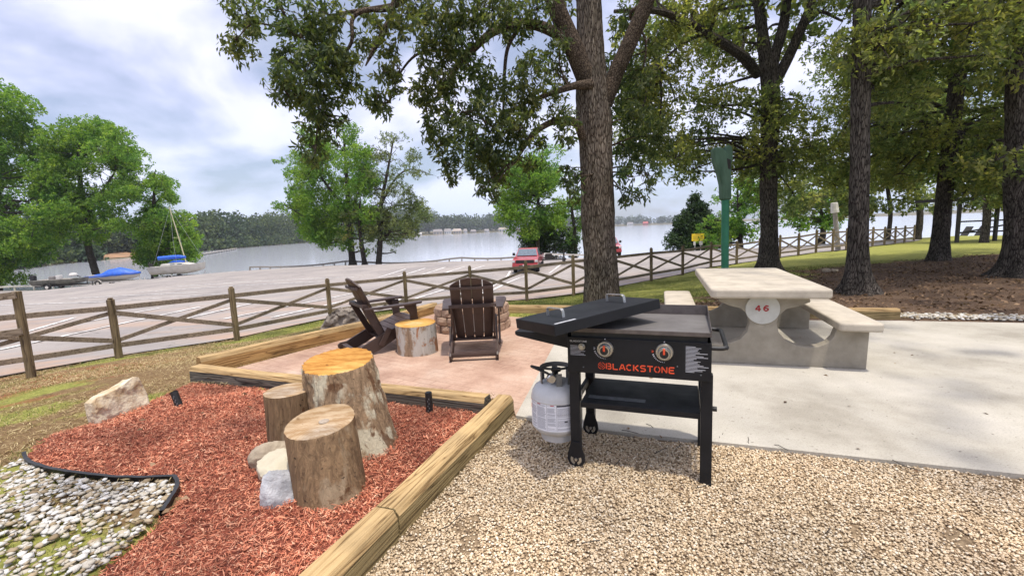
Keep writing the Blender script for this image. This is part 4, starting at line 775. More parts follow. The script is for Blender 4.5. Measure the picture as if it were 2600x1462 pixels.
shore_tree('broadleaf_tree', 'huge bright green tree filling the left edge of the picture', -10, 715, 62, [(0, 0, 0, .5), (0, 600, 62, .4), (-10, 450, 62, .3), (-20, 330, 62, .15)], env(70, -40, 470, 180, 240, 28, 50, 62, 5)+[(70, 330, 40, 62), (110, 420, 40, 60), (130, 520, 38, 60), (150, 560, 30, 60), (20, 250, 35, 62), (60, 620, 40, 60), (20, 660, 40, 60), (30, 700, 35, 60)], 'leaf_bright', 14, .30, .17)
shore_tree('broadleaf_tree', 'rounded green tree with leaning trunk behind the blue covered boat', 248, 692, 65, [(0, 0, 0, .48), (225, 630, 65, .42), (213, 560, 65, .38), (205, 480, 65, .3), (200, 380, 65, .2)],
           env(75, 225, 450, 125, 140, 22, 42, 65, 5)+[(190, 330, 40, 65), (240, 330, 40, 65), (140, 380, 35, 65), (300, 400, 40, 65), (335, 440, 25, 65), (150, 590, 35, 64), (230, 600, 30, 64), (110, 560, 35, 64)], 'leaf_bright', 12, .29, .16, gap=.2,
           extra=[[(213, 560, 65, .25), (250, 500, 65, .2), (290, 440, 65, .1)], [(213, 560, 65, .25), (170, 480, 65, .2), (150, 420, 65, .1)]])
shore_tree('broadleaf_tree', 'dense dark green tree with ragged top behind the sailboat', 392, 702, 69, [(0, 0, 0, .5), (388, 640, 69, .4), (390, 560, 69, .3), (392, 460, 69, .12), (395, 430, 69, .04)],
           env(60, 420, 610, 78, 75, 20, 34, 69, 4)+env(16, 400, 500, 45, 50, 14, 24, 69, 3)+[(385, 445, 10, 69), (425, 470, 10, 69), (480, 560, 20, 69), (490, 600, 22, 69), (480, 640, 20, 69)], 'leaf_bright', 14, .27, .15, gap=.1)
shore_tree('cypress_tree', 'bright green cypress, left of the pair behind the low guard rail', 895, 668, 56, [(0, 0, 0, .42), (890, 610, 56, .36), (885, 540, 56, .3), (880, 450, 56, .22), (872, 340, 56, .08)],
           env(95, 850, 480, 112, 140, 20, 36, 56, 4)+[(770, 330, 24, 56), (800, 300, 22, 56), (760, 400, 26, 56), (740, 440, 20, 56), (720, 410, 12, 56), (700, 410, 8, 56), (720, 530, 22, 55), (700, 520, 14, 55), (745, 560, 22, 55), (800, 590, 26, 55), (830, 620, 22, 55), (880, 620, 24, 55), (930, 640, 14, 55), (870, 320, 22, 56), (900, 330, 20, 56)], 'leaf_bright', 14, .23, .115, gap=.16, group=None,
           extra=[[(885, 540, 56, .2), (830, 470, 56, .14), (780, 400, 56, .06)], [(885, 560, 56, .2), (800, 560, 55, .1), (720, 520, 55, .04)], [(885, 540, 56, .2), (920, 470, 56, .14), (930, 400, 56, .06)]])
shore_tree('cypress_tree', 'sparse grey green cypress leaning right, right of the pair behind the low guard rail', 962, 668, 55, [(0, 0, 0, .36), (966, 600, 55, .3), (968, 520, 55, .24), (985, 430, 55, .15), (1000, 350, 55, .06)],
           env(50, 985, 430, 75, 90, 14, 26, 55, 3)+env(60, 1005, 555, 85, 55, 16, 28, 55, 3)+[(1060, 440, 14, 55), (1090, 440, 12, 55), (1110, 450, 8, 55), (1040, 400, 12, 55), (1060, 590, 12, 55), (960, 630, 16, 55), (1000, 640, 10, 55)], 'leaf_olive', 8.5, .24, .10, gap=.18, group=None,
           extra=[[(968, 520, 55, .14), (1000, 460, 55, .12), (1040, 430, 55, .08), (1100, 445, 55, .03)], [(968, 540, 55, .14), (1020, 520, 55, .08), (1080, 530, 55, .03)]])
shore_tree('broadleaf_tree', 'slim multi stemmed tree between the two cypresses by the guard rail', 925, 668, 54.5, [(0, 0, 0, .3), (918, 620, 54.5, .25), (912, 560, 54.5, .15), (915, 500, 54.5, .06)], env(20, 920, 575, 55, 55, 14, 24, 54, 2), 'leaf_wood', 10, .24, .12, group=None)
shore_tree('broadleaf_tree', 'yellow green tree standing behind the red pickup with the trailer', 1370, 652, 56, [(0, 0, 0, .28), (1365, 600, 56, .24), (1366, 520, 56, .2), (1372, 430, 56, .12), (1380, 380, 56, .05)],
           env(80, 1350, 500, 84, 100, 20, 34, 56, 3)+[(1300, 540, 25, 56), (1280, 520, 18, 56), (1370, 400, 30, 56), (1400, 390, 28, 57), (1420, 380, 20, 57), (1340, 410, 24, 56), (1290, 450, 25, 56), (1420, 530, 24, 56), (1425, 570, 18, 56)], 'leaf_bright', 9.5, .27, .14, gap=.04, group=None)
shore_tree('shrub', 'dark dense evergreen bush under the yellow green tree', 1385, 652, 58, [(0, 0, 0, .2), (1385, 620, 58, .15), (1385, 590, 58, .06)], env(50, 1390, 612, 78, 40, 14, 24, 58, 3), 'leaf_cedar', 13, .25, .12, gap=-.1, group=None)
shore_tree('broadleaf_tree', 'small bright tree with bare top, beside the oak trunk on the lake side', 1462, 652, 57, [(0, 0, 0, .28), (1460, 600, 57, .24), (1450, 520, 57, .16), (1440, 460, 57, .06)], env(24, 1462, 560, 34, 60, 12, 22, 57, 2), 'leaf_bright', 9, .25, .12, gap=.1, group=None)
def cone(n, cx, top, bot, w, d, r0, r1):
    out = []
    for _ in range(n):
        t = random.random()**.6; out.append((cx+random.uniform(-1, 1)*w*t, top+(bot-top)*t, random.uniform(r0, r1)*(0.5+.5*t), d+random.uniform(-1.5, 1.5)*t))
    return out
shore_tree('cedar_tree', 'dark pointed cedar directly behind the yellow notice board', 1762, 640, 49, [(0, 0, 0, .3), (1762, 580, 49, .2), (1760, 500, 49, .04)], cone(100, 1768, 490, 628, 74, 49, 18, 30), 'leaf_cedar', 13, .26, .12, gap=-.1, group=None)
shore_tree('cedar_tree', 'mid green tree behind the green wrapped post', 1880, 640, 46, [(0, 0, 0, .25), (1878, 580, 46, .2), (1872, 480, 46, .08)], env(44, 1878, 530, 60, 90, 15, 28, 46, 2.5)+env(20, 1820, 590, 40, 40, 14, 24, 46, 2), 'leaf_bright', 8, .27, .14, gap=.1, group=None)
shore_tree('broadleaf_tree', 'round low tree beyond the fence, right of the forked oak', 2085, 625, 42, [(0, 0, 0, .3), (2090, 590, 42, .24), (2085, 530, 42, .1)], env(44, 2075, 540, 85, 48, 16, 28, 42, 2.5), 'leaf_bright', 7, .28, .14, gap=.06, group=None)
# ------------------------------------------------------------------ far shore with woods and houses
SHPX = [(-700, 760), (-250, 715), (35, 685), (140, 672), (227, 664), (330, 655), (420, 648), (512, 638), (650, 626), (785, 616), (900, 608), (1010, 601), (1200, 592.5), (1400, 583), (1560, 575), (1690, 570), (1900, 562), (2200, 551), (2600, 536), (2900, 525)]
SH_ = [un(x, y, WZ) for x, y in SHPX]
def far_bank():
    vs = []
    for p in SH_:
        r = np.linalg.norm(p[:2]); d = p[:2]/r
        for off, z in ((0, WZ-.6), (2, WZ+.3), (14, WZ+1.2), (60, WZ+3.0), (400, WZ+8)): q = d*(r+off); vs.append((q[0], q[1], z))
    n = len(SH_); fs = [(i*5+j, (i+1)*5+j, (i+1)*5+j+1, i*5+j+1) for i in range(n-1) for j in range(4)]
    mb = MB(); mb.add(vs, fs); m = simple('bank_soil_grass', (0.20, 0.16, 0.10), 0.95, c2=(0.07, 0.08, 0.035), scale=.12, spec=.1)
    tag(mb.build('far_bank', m, smooth=True), kind='structure')
    # orange clay slip and beach
    vs = []; n = 14
    for k in range(n+1):
        px = 240+120*k/n; p = un(px, float(np.interp(px, [q[0] for q in SHPX], [q[1] for q in SHPX])), WZ); r = np.linalg.norm(p[:2]); d = p[:2]/r
        e = math.sin(math.pi*k/n)**.5
        for off, z in ((2.5, .55), (9, .8+.4*e), (20, 1.3+.9*e), (30, 1.6+1.2*e)): q = d*(r+off); vs.append((q[0], q[1], WZ+z))
    mb = MB(); mb.add(vs, [(a*4+b, (a+1)*4+b, (a+1)*4+b+1, a*4+b+1) for a in range(n) for b in range(3)])
    tag(mb.build('clay_beach', simple('orange_clay', (0.38, 0.215, 0.11), .9, c2=(.24, .15, .085), scale=.15), smooth=True), kind='structure')
far_bank()
def shore_at(px):
    xs = [p[0] for p in SHPX]; y = np.interp(px, xs, [p[1] for p in SHPX]); return un(px, y, WZ)
def far_woods(name, x0, x1, hfun, depth, n, leaf, label, shrub=True, off0=6):
    """crowns of a wood: heaps of leaf clumps over many crown domes"""
    Cs, Ds = [], []
    for _ in range(n):
        px = random.uniform(x0, x1); p = shore_at(px); r = np.linalg.norm(p[:2]); d = p[:2]/r; gapc = 236 < px < 380; off = random.uniform(off0, depth)+(16 if gapc else 0); q = d*(r+off)
        h = hfun(px)*random.choice((.62, .75, .85, .95, 1.0, 1.08))*random.uniform(.93, 1.04); cr = h*random.uniform(.18, .30); k = 85
        u = rng.normal(size=(k, 3)); u /= np.linalg.norm(u, axis=1)[:, None]; u[:, 1] = -abs(u[:, 1])*1.0
        zc = WZ+h*.62; Cs.append(np.array([q[0], q[1], zc])+u*np.array([cr, cr, h*.38])*rng.uniform(.8, 1.05, (k, 1)))
        if not shrub or gapc: continue
        k2 = 22; v = rng.uniform(-1, 1, (k2, 3)); Cs.append(np.array([d[0]*(r+4), d[1]*(r+4), WZ+h*.16+.8])+v*np.array([cr*1.1, 3, h*.16]))
    C = np.concatenate(Cs); o = leafquads(name, C, leaf, leaf*.75, MT['leaf_far']); tag(o, label, None, None, 'stuff'); return o
far_woods('wooded_point', 200, 860, lambda px: np.interp(px, [200, 480, 560, 620, 650, 700, 760, 860], [13, 20, 24.5, 25, 24, 28, 31, 34]), 40, 520, 1.9, 'wood on the point across the water')
far_woods('wooded_bank', -500, 300, lambda px: 17, 30, 200, 1.5, 'wood on the near bank of the inlet')
far_woods('far_wood', 1000, 1480, lambda px: np.interp(px, [1000, 1100, 1200, 1250, 1480], [58, 46, 40, 46, 44])*.9, 150, 330, 4.0, 'wood behind the houses across the lake', False, 26)
far_woods('far_wood', 1540, 1780, lambda px: np.interp(px, [1540, 1590, 1620, 1650, 1700, 2600], [34, 34, 38, 26, 30, 30]), 150, 110, 4.0, 'wood on the farthest shore', False, 24)
far_woods('far_wood', 820, 1030, lambda px: 50, 90, 150, 4.0, 'wood between the point and the houses')
def house(px, wpx, hpx, wallm, roofm, label, extra=0):
    p = shore_at(px); r = np.linalg.norm(p[:2]); d = p[:2]/r; q = d*(r+9); D = q[1]; w = wpx*D/1160; h = hpx*D/1160
    rz = math.atan2(d[1], d[0])-math.pi/2; t = empty('lake_house', (q[0], q[1], WZ+.3), label, 'house', 'houses across the lake', rz)
    mb = MB().box(-w/2, w/2, -4, 4, 0, h*.55); mb.build('wall', MT[wallm], t)
    rf = MB(); rf.add([(-w*.55, -4.8, h*.55), (w*.55, -4.8, h*.55), (w*.55, 4.8, h*.55), (-w*.55, 4.8, h*.55), (-w*.42, 0, h), (w*.42, 0, h)], [(0, 1, 5, 4), (2, 3, 4, 5), (1, 2, 5), (3, 0, 4), (0, 3, 2, 1)]); rf.build('roof', MT[roofm], t)
    for k in range(3):
        x = -w*.3+k*w*.3; MB().box(x-w*.06, x+w*.06, -4.05, -3.99, h*.12, h*.42).build('window', MT['glass'], t)
for a in ((1000, 24, 14, 'housew', 'roofg', 'pale house seen through the right cypress'), (1052, 12, 10, 'houset', 'roofg', 'small tan house left of the gabled boathouse'), (1066, 10, 8, 'housew', 'housew', 'little white house left of the gabled boathouse'),
          (1112, 24, 14, 'houset', 'roofg', 'tan gabled boathouse with the widest roof'), (1137, 18, 14, 'housew', 'roofg', 'white two storey house right of the gabled boathouse'), (1161, 22, 13, 'houset', 'houset', 'long tan house right of the white two storey one'), (1182, 9, 12, 'housew', 'roofg', 'narrow white house in the middle of the row'),
          (1202, 14, 9, 'houset', 'roofg', 'low tan house right of the middle of the row'), (1236, 12, 9, 'housew', 'roofg', 'small house left of the rightmost one before the oak tree'), (1278, 24, 11, 'housew', 'houset', 'rightmost white house before the yellow green tree'),
          (1600, 15, 9, 'housew', 'roofg', 'white boathouse left of the red roofed one'), (1639, 13, 9, 'roofr', 'roofr', 'red boathouse on the farthest shore')): house(*a)
# swim buoy line / pier stubs
pr = empty('pier', un(545, 643, WZ), 'long low pier of white stubs at the wooded point', 'pier')
a, b = un(505, 649.5, WZ)-un(545, 643, WZ), un(600, 633, WZ)-un(545, 643, WZ)
MB().bar(a+np.array([0, 0, .5]), b+np.array([0, 0, .5]), 1.6, .2).build('deck', MT['rail'], pr)
for i in range(14):
    q = a+(b-a)*i/13; MB().bar(q-np.array([0, 0, .5]), q+np.array([0, 0, .9]), .35, .35).build('pile', MT['whiterail'], pr)
# ------------------------------------------------------------------ fence
def fence(name, label, posts, group=None, rails_z=(0.25, 0.93), pw=.092, cross=True, mats=('fencez', 'fence'), ptop='round'):
    base = posts[0][0]; t = empty(name, base, label, 'fence', group)
    L = [(np.array(p)-base, h) for p, h in posts]
    for p, h in L:
        m = MB(); r = pw/2; m.box(p[0]-r, p[0]+r, p[1]-r, p[1]+r, p[2]-.15, p[2]+h-.03); m.box(p[0]-r*.7, p[0]+r*.7, p[1]-r*.7, p[1]+r*.7, p[2]+h-.03, p[2]+h); m.build('post', MT[mats[0]], t, bevel=.012)
    for (p, h), (q, g) in zip(L[:-1], L[1:]):
        d = (q-p)/np.linalg.norm(q-p); a, b = p+d*pw*.5, q-d*pw*.5; Z1 = np.array([0, 0, 1.0])
        mid = (a+b)/2; ang = math.atan2(d[1], d[0]); n_ = np.array([-math.sin(ang), math.cos(ang), 0])
        for z in rails_z:
            m = MB().bar(a+Z1*(z*h/1.2*1.0), b+Z1*(z*g/1.2), .038, .088); m.build('rail', MT[mats[1]], t, bevel=.004)
        if cross:
            lo, hi = (rails_z[0]+.10), (rails_z[1]-.10)
            MB().bar(a+Z1*lo*h/1.2+n_*.012, b+Z1*hi*g/1.2+n_*.012, .022, .070).build('brace', MT[mats[1]], t, bevel=.003)
            MB().bar(a+Z1*hi*h/1.2-n_*.012, b+Z1*lo*g/1.2-n_*.012, .022, .085).build('brace', MT[mats[1]], t, bevel=.003)
    return t
def posth(k):
    for n_, b, tpx, z in FB:
        if n_ == k:
            B = FPT[k]; best = min(np.arange(.8, 1.7, .01), key=lambda hh: abs(projy(B+np.array([0, 0, hh]))-tpx[1])); return B, best
def projy(P): d = P-CAM; z = d @ _F; return SH/2-FPX*(d @ U2)/z
PB = [posth(k[0]) for k in FB]
Bp = PB[1]; off = FPT['B']+(FPT['B']-FPT['C'])/np.linalg.norm(FPT['B']-FPT['C'])*2.3; off[2] = H(off[0], off[1])
off2 = off+(FPT['B']-FPT['C'])*1.2; off2[2] = H(off2[0], off2[1])
fence('wooden_fence', 'brown crossbuck fence of many bays running between the lawn and the parking lot', [(off2, 1.18), (off, 1.2)]+PB[1:], rails_z=(.27, 1.0))
# taller rail at the left edge
Ap = FPT['A']; A2 = Ap+np.array([-1.9, -.35, 0]); A2[2] = H(A2[0], A2[1])
fl = empty('wooden_fence', Ap, 'weathered grey two rail fence end post at the left edge of the picture', 'fence')
ha = PB[0][1]
for p in (Ap-Ap, A2-Ap): MB().box(p[0]-.042, p[0]+.042, p[1]-.042, p[1]+.042, p[2]-.15, p[2]+ha).build('post', MT['fencez'], fl, bevel=.01)
for z in (ha-.05, ha*.55): MB().bar(np.array([.04, -.058, z]), (A2-Ap)+np.array([0, -.058, z]), .03, .10).build('rail', MT['fence'], fl, bevel=.004)
# guard rails by the lake
def guard(label, pts, hpost=.6, mat='rail', n_=None, beam=.2, spacing=1.35, group='low guard rails along the lake edge'):
    P = np.array([(p[0], p[1]) for p in pts]); s = np.r_[0, np.cumsum(np.linalg.norm(np.diff(P, axis=0), axis=1))]; n = max(2, int(s[-1]/spacing)+1); t = np.linspace(0, s[-1], n)
    Q = [np.array([np.interp(k, s, P[:, 0]), np.interp(k, s, P[:, 1]), 0]) for k in t]
    for q in Q: q[2] = H(q[0], q[1])
    b = Q[0].copy(); e = empty('guard_rail', b, label, 'guard rail', group)
    for q in Q: MB().box(*(q[0]-b[0]-.07, q[0]-b[0]+.07), *(q[1]-b[1]-.07, q[1]-b[1]+.07), q[2]-b[2]-.2, q[2]-b[2]+hpost-.06).build('post', MT[mat], e)
    for i in range(0, n-1): MB().bar(Q[i]-b+np.array([0, 0, hpost]), Q[i+1]-b+np.array([0, 0, hpost]), .16, .20).build('rail', MT[mat], e)
guard('long silvery guard rail along the lake from the cypresses to the red pickup', [(-34.3, 60.0), (-20, 56.6), (-5.9, 52.0), (1.9, 49.4)], spacing=1.55)
guard('pale guard rail behind the parked boats', [(-66, 56), (-52.5, 59.5), (-46.5, 62.5), (-37.5, 62.0)], spacing=1.9, mat='whiterail')
guard('white guard rail right of the red pickup', [(3.6, 49.2), (6.5, 50.0), (9.6, 51.5), (12.6, 53.0)], spacing=1.5, mat='whiterail', hpost=.85)
# ------------------------------------------------------------------ landscape timbers
def timber(label, a, b, w=.135, h=.13, mats=('timber', 'timber_side'), z=0.0, off=0.0, tilt=0):
    a, b = np.array(a, float)[:2], np.array(b, float)[:2]; L = np.linalg.norm(b-a); rz = math.atan2(b[1]-a[1], b[0]-a[0]); k = max(2, int(L/.12)); t = empty_ = None
    prof = [(-w/2, 0), (w/2, 0), (w/2, h*.72), (w*.36, h), (-w*.36, h), (-w/2, h*.72)]; vs, fs, ms = [], [], []
    sd_ = random.random()*50
    for i in range(k+1):
        x = L*i/k
        for j, (y, zz) in enumerate(prof): vs.append((x, y+.006*noise.noise(Vector((x*1.5, j*3+sd_, 0))), zz+(.006*noise.noise(Vector((x*1.7, j*3+sd_, 5))) if zz > 0 else -.03)))
    mb = MB(); 
    for i in range(k):
        for j in range(6):
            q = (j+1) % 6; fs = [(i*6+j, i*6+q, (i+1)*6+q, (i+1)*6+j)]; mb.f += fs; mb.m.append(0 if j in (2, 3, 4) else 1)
    mb.v = vs; mb.f += [tuple(range(5, -1, -1)), tuple(k*6+j for j in range(6))]; mb.m += [1, 1]
    o = mb.build('landscape_timber', [MT[mats[0]], MT[mats[1]]], bevel=.006); o.location = (a[0], a[1], z); o.rotation_euler = (tilt, 0, rz)
    tag(o, label, 'timber', 'timbers edging the patio'); return o
dn_ = np.array([dd[1], -dd[0], 0]); inw = -dn_ if dn_[0] > 0 else dn_
RB0 = un(1304, 1047); RB1 = un(1016, 1360); gd = (RB1-RB0)/np.linalg.norm(RB1-RB0); gn = np.array([gd[1], -gd[0], 0]);
if gn[0] > 0: gn = -gn
tA = RB0+gn*.075+gd*-.02; jn = RB1+gn*.075; tE = jn+gd*1.2
timber('long yellow timber with bold grain between the red mulch and the gravel', tA, jn-gd*.004, .15, .135)
timber('nearest timber, continuing the edge of the gravel towards the camera', jn+gd*.004, tE, .15, .135)
FT = un(492, 962); FT2 = tA+gn*.11+gd*.10
timber('timber with bright top and rotten grey side in front of the patio', FT+np.array([.03, 0, 0]), FT2, .14, .15, ('timber', 'timber_grey'))
LT0 = un(492, 955)+np.array([.0, .10, 0]); LT1 = un(945, 842)
timber('long clean timber along the left side of the patio', LT0, LT1, .14, .185, ('timber', 'timber_side2'))
timber('timber behind the left brown chair, along the patio edge', LT1+np.array([.02, .03, 0]), un(1105, 792), .14, .175, ('timber', 'timber_side2'))
BK0 = un(1105, 793)
timber('timber between the fire pit and the lawn', BK0+np.array([.03, 0.02, 0]), un(1500, 797.5), .13, .14, ('timber', 'timber'))
timber('timber behind the griddle, in the shade of the big oak', un(1502, 797.5)+np.array([.0, 0, 0]), un(1860, 802), .13, .14, ('timber', 'timber'))
timber('split old timber beyond the picnic table, ending at the white stones', un(1862, 802), un(2280, 808), .13, .14, ('timber', 'timber_side'))
# bed edging strip
def edging():
    pts = [un(*p) for p in ((64, 1165), (66, 1175), (77, 1188), (116, 1203), (174, 1215), (271, 1227), (349, 1231), (436, 1228), (449, 1234), (453, 1245), (449, 1262), (430, 1295), (412, 1320))]
    q = spline([(*p, 0) for p in pts], 5); mb = MB(); vs = []
    for i, p in enumerate(q):
        d = q[min(i+1, len(q)-1)][:2]-q[max(i-1, 0)][:2]; d = d/(np.linalg.norm(d)+1e-9); n_ = np.array([-d[1], d[0]])*.006; h = .05+.008*noise.noise(Vector((i*.4, 0, 0)))
        for s, z in ((-1, -.03), (-1, h), (-1.8, h+.006), (1.8, h+.006), (1, h), (1, -.03)): vs.append((p[0]+n_[0]*s, p[1]+n_[1]*s, z))
    for i in range(len(q)-1):
        for j in range(5): mb.f.append((i*6+j, i*6+j+1, i*6+j+7, i*6+j+6)); mb.m.append(0)
    mb.v = vs; tag(mb.build('bed_edging', MT['blackp'], smooth=True), 'wavy black plastic edging between the red mulch and the white stones', 'edging')
edging()
# ------------------------------------------------------------------ stumps and rocks
def ring_mat(name, c, c2, edge):
    m, n, l, b = newmat(name); v = vec(n, l); nn = N(n, 'ShaderNodeTexNoise'); nn.inputs['Scale'].default_value = 4; nn.inputs['Detail'].default_value = 4; l.new(v, nn.inputs['Vector'])
    mx = N(n, 'ShaderNodeMix', data_type='VECTOR'); mx.inputs[0].default_value = .05; l.new(v, mx.inputs[4]); l.new(nn.outputs['Color'], mx.inputs[5])
    sp = N(n, 'ShaderNodeSeparateXYZ'); l.new(mx.outputs[1], sp.inputs[0]); cb = N(n, 'ShaderNodeCombineXYZ'); l.new(sp.outputs[0], cb.inputs[0]); l.new(sp.outputs[1], cb.inputs[1])
    ln = N(n, 'ShaderNodeVectorMath', operation='LENGTH'); l.new(cb.outputs[0], ln.inputs[0]); r = ramp(n, [(0.0, c2), (.07, c2), (.12, c), (.19, c), (.25, edge)]); l.new(ln.outputs['Value'], r.inputs[0])
    w = N(n, 'ShaderNodeMath', operation='MULTIPLY'); l.new(ln.outputs['Value'], w.inputs[0]); w.inputs[1].default_value = 120; pg = N(n, 'ShaderNodeMath', operation='PINGPONG'); l.new(w.outputs[0], pg.inputs[0]); pg.inputs[1].default_value = 1
    rr = ramp(n, [(0, .86), (.5, 1.0)]); l.new(pg.outputs[0], rr.inputs[0]); cc = mixc(n, l, 1.0, r.outputs[0], rr.outputs[0], 'MULTIPLY')
    at2 = N(n, 'ShaderNodeMath', operation='ARCTAN2'); l.new(sp.outputs[1], at2.inputs[0]); l.new(sp.outputs[0], at2.inputs[1]); c1 = N(n, 'ShaderNodeCombineXYZ'); l.new(at2.outputs[0], c1.inputs[0]); sl = N(n, 'ShaderNodeMath', operation='MULTIPLY'); l.new(ln.outputs['Value'], sl.inputs[0]); sl.inputs[1].default_value = 1.5; l.new(sl.outputs[0], c1.inputs[1])
    cr = ramp(n, [(.30, (.42, .33, .25)), (.345, (1, 1, 1))]); l.new(noi(n, l, c1.outputs[0], 3.2, 3, .5), cr.inputs[0]); cc = mixc(n, l, .8, cc, cr.outputs[0], 'MULTIPLY')
    st_ = ramp(n, [(.42, (.72, .62, .5)), (.6, (1.05, 1.05, 1.05))]); l.new(noi(n, l, vec(n, l, (1, 3, 1)), 7, 6, .7), st_.inputs[0]); cc = mixc(n, l, 1.0, cc, st_.outputs[0], 'MULTIPLY')
    l.new(cc, b.inputs['Base Color']); b.inputs['Roughness'].default_value = .85; b.inputs['Specular IOR Level'].default_value = .15; addbump(n, l, b, noi(n, l, vec(n, l, (1, 5, 1)), 30, 4), .4, .004); return m
def logbark(name, c, c2, pale, palew=.5, brown=(.10, .045, .02)):
    m, n, l, b = newmat(name); v = vec(n, l, (1, 1, .22)); v2 = vec(n, l, (1, 1, .09)); t = noi(n, l, v2, 34, 8, .72, .8); big = noi(n, l, vec(n, l, (1, 1, .6)), 4.2, 5, .6); big2 = noi(n, l, vec(n, l, (1, 1, .5)), 6.5, 5, .6, .5)
    r = ramp(n, [(.3, c2), (.6, c)]); l.new(t, r.inputs[0]); pm = ramp(n, [(.54-.1*palew, 0), (.60-.1*palew, 1)]); l.new(big, pm.inputs[0]); cc = mixc(n, l, pm.outputs[0], r.outputs[0], mixc(n, l, t, tuple(x*.7 for x in pale), pale))
    bm_ = ramp(n, [(.60, 0), (.64, .85)]); l.new(big2, bm_.inputs[0]); cc = mixc(n, l, bm_.outputs[0], cc, brown)
    sp = ramp(n, [(.66, 0), (.70, .8)]); l.new(noi(n, l, vec(n, l), 38, 3), sp.inputs[0]); cc = mixc(n, l, sp.outputs[0], cc, (.03, .02, .015))
    l.new(cc, b.inputs['Base Color']); b.inputs['Roughness'].default_value = .85; b.inputs['Specular IOR Level'].default_value = .2; addbump(n, l, b, t, 1.0, .02); return m
MT['cut_new'] = ring_mat('fresh_cut_wood', (.60, .37, .11), (.68, .50, .24), (.50, .26, .065))
MT['cut_old'] = ring_mat('weathered_cut_wood', (.44, .33, .21), (.40, .33, .25), (.38, .28, .17))
MT['log1'] = logbark('peeling_log_bark', (.29, .195, .115), (.10, .062, .037), (.50, .44, .32), .35)
MT['log2'] = logbark('smooth_debarked_log', (.27, .175, .095), (.09, .054, .031), (.36, .27, .17), 0)
MT['log3'] = logbark('mottled_log_bark', (.34, .24, .155), (.17, .115, .075), (.54, .50, .44), .9, (.30, .11, .03))
def stump(label, base, top, r, h, mats, tiltx=0., tilty=0., flare=0., fdir=0., n=120, knot=False, rag=.0):
    b = np.array([*base, 0]); rings = 26; o = np.array(top)-np.array(base); sd_ = random.random()*30; vs, fs, ms = [], [], []
    for i in range(rings+1):
        t = i/rings
        for j in range(n):
            a = 2*math.pi*j/n; fl_ = 1+flare*math.exp(-t*h/.12)*max(0, .35+.65*math.cos(a-fdir)+.3*math.cos(3*a+sd_)); ns = 1+.035*noise.noise(Vector((math.cos(a)*1.4, math.sin(a)*1.4, t*.6+sd_)))+.016*noise.noise(Vector((math.cos(a)*7, math.sin(a)*7, t*1.2+sd_)))+.012*(1+rag*.6)*noise.noise(Vector((math.cos(a)*16, math.sin(a)*16, t*1.0+sd_)))
            rr = r*fl_*ns*(1+rag*.05*abs(noise.noise(Vector((math.cos(a)*12, math.sin(a)*12, t*5+sd_))))); x, y = rr*math.cos(a), rr*math.sin(a); z = t*h+t*(tiltx*x+tilty*y); vs.append((x+o[0]*t, y+o[1]*t, z-.03*(1-t)))
    for i in range(rings):
        for j in range(n): k = (j+1) % n; fs.append((i*n+j, i*n+k, (i+1)*n+k, (i+1)*n+j)); ms.append(0)
    base_i = rings*n; prev = base_i
    for q, dz in ((.96, .004), (.7, .004), (.4, .004), (.12, .004)):
        s = len(vs)
        for j in range(n): x, y, z = vs[base_i+j]; cx, cy = o[0], o[1]; X, Y = (x-cx)*q, (y-cy)*q; vs.append((cx+X, cy+Y, h+tiltx*X+tilty*Y+dz))
        for j in range(n): k = (j+1) % n; fs.append((prev+j, prev+k, s+k, s+j)); ms.append(1)
        prev = s
    vs.append((o[0], o[1], h+.004)); fs += [(prev+j, prev+(j+1) % n, len(vs)-1) for j in range(n)]; ms += [1]*n
    mb = MB(); mb.v, mb.f, mb.m = vs, fs, ms; ob = mb.build('tree_stump', [MT[m] for m in mats], smooth=True); ob.location = (base[0], base[1], 0); tag(ob, label, 'stump')
    if knot: k_ = MB().lathe([(.0001, .002), (.022, .0025), (.028, .001), (.031, -.004)], 24, (o[0]+.03, o[1]-.015, h+.006)); k_.build('knot', simple('knot_wood', (.40, .34, .27), .8, c2=(.28, .22, .16), scale=40), ob)
    return ob
stump('tallest log stump with fresh orange cut top and flaring ragged base in the red mulch', (-1.085, 2.95), (-1.275, 3.21), .235, .56, ('log1', 'cut_new'), tilty=.12, flare=.30, fdir=-.5, rag=2.5)
stump('front log stump with weathered tilted top and pale knot, beside the grey rock', (-1.055, 2.40), (-1.145, 2.54), .190, .39, ('log2', 'cut_old'), tiltx=.05, tilty=.14, knot=True)
stump('smaller grey topped log stump half hidden behind the tallest stump', (-1.57, 3.03), (-1.58, 3.06), .152, .405, ('log2', 'cut_old'), flare=.05)
stump('mottled log stump with orange cut top standing on the patio between the brown chairs', (-1.18, 5.47), (-1.20, 5.50), .245, .36, ('log3', 'cut_new'), tilty=.03)
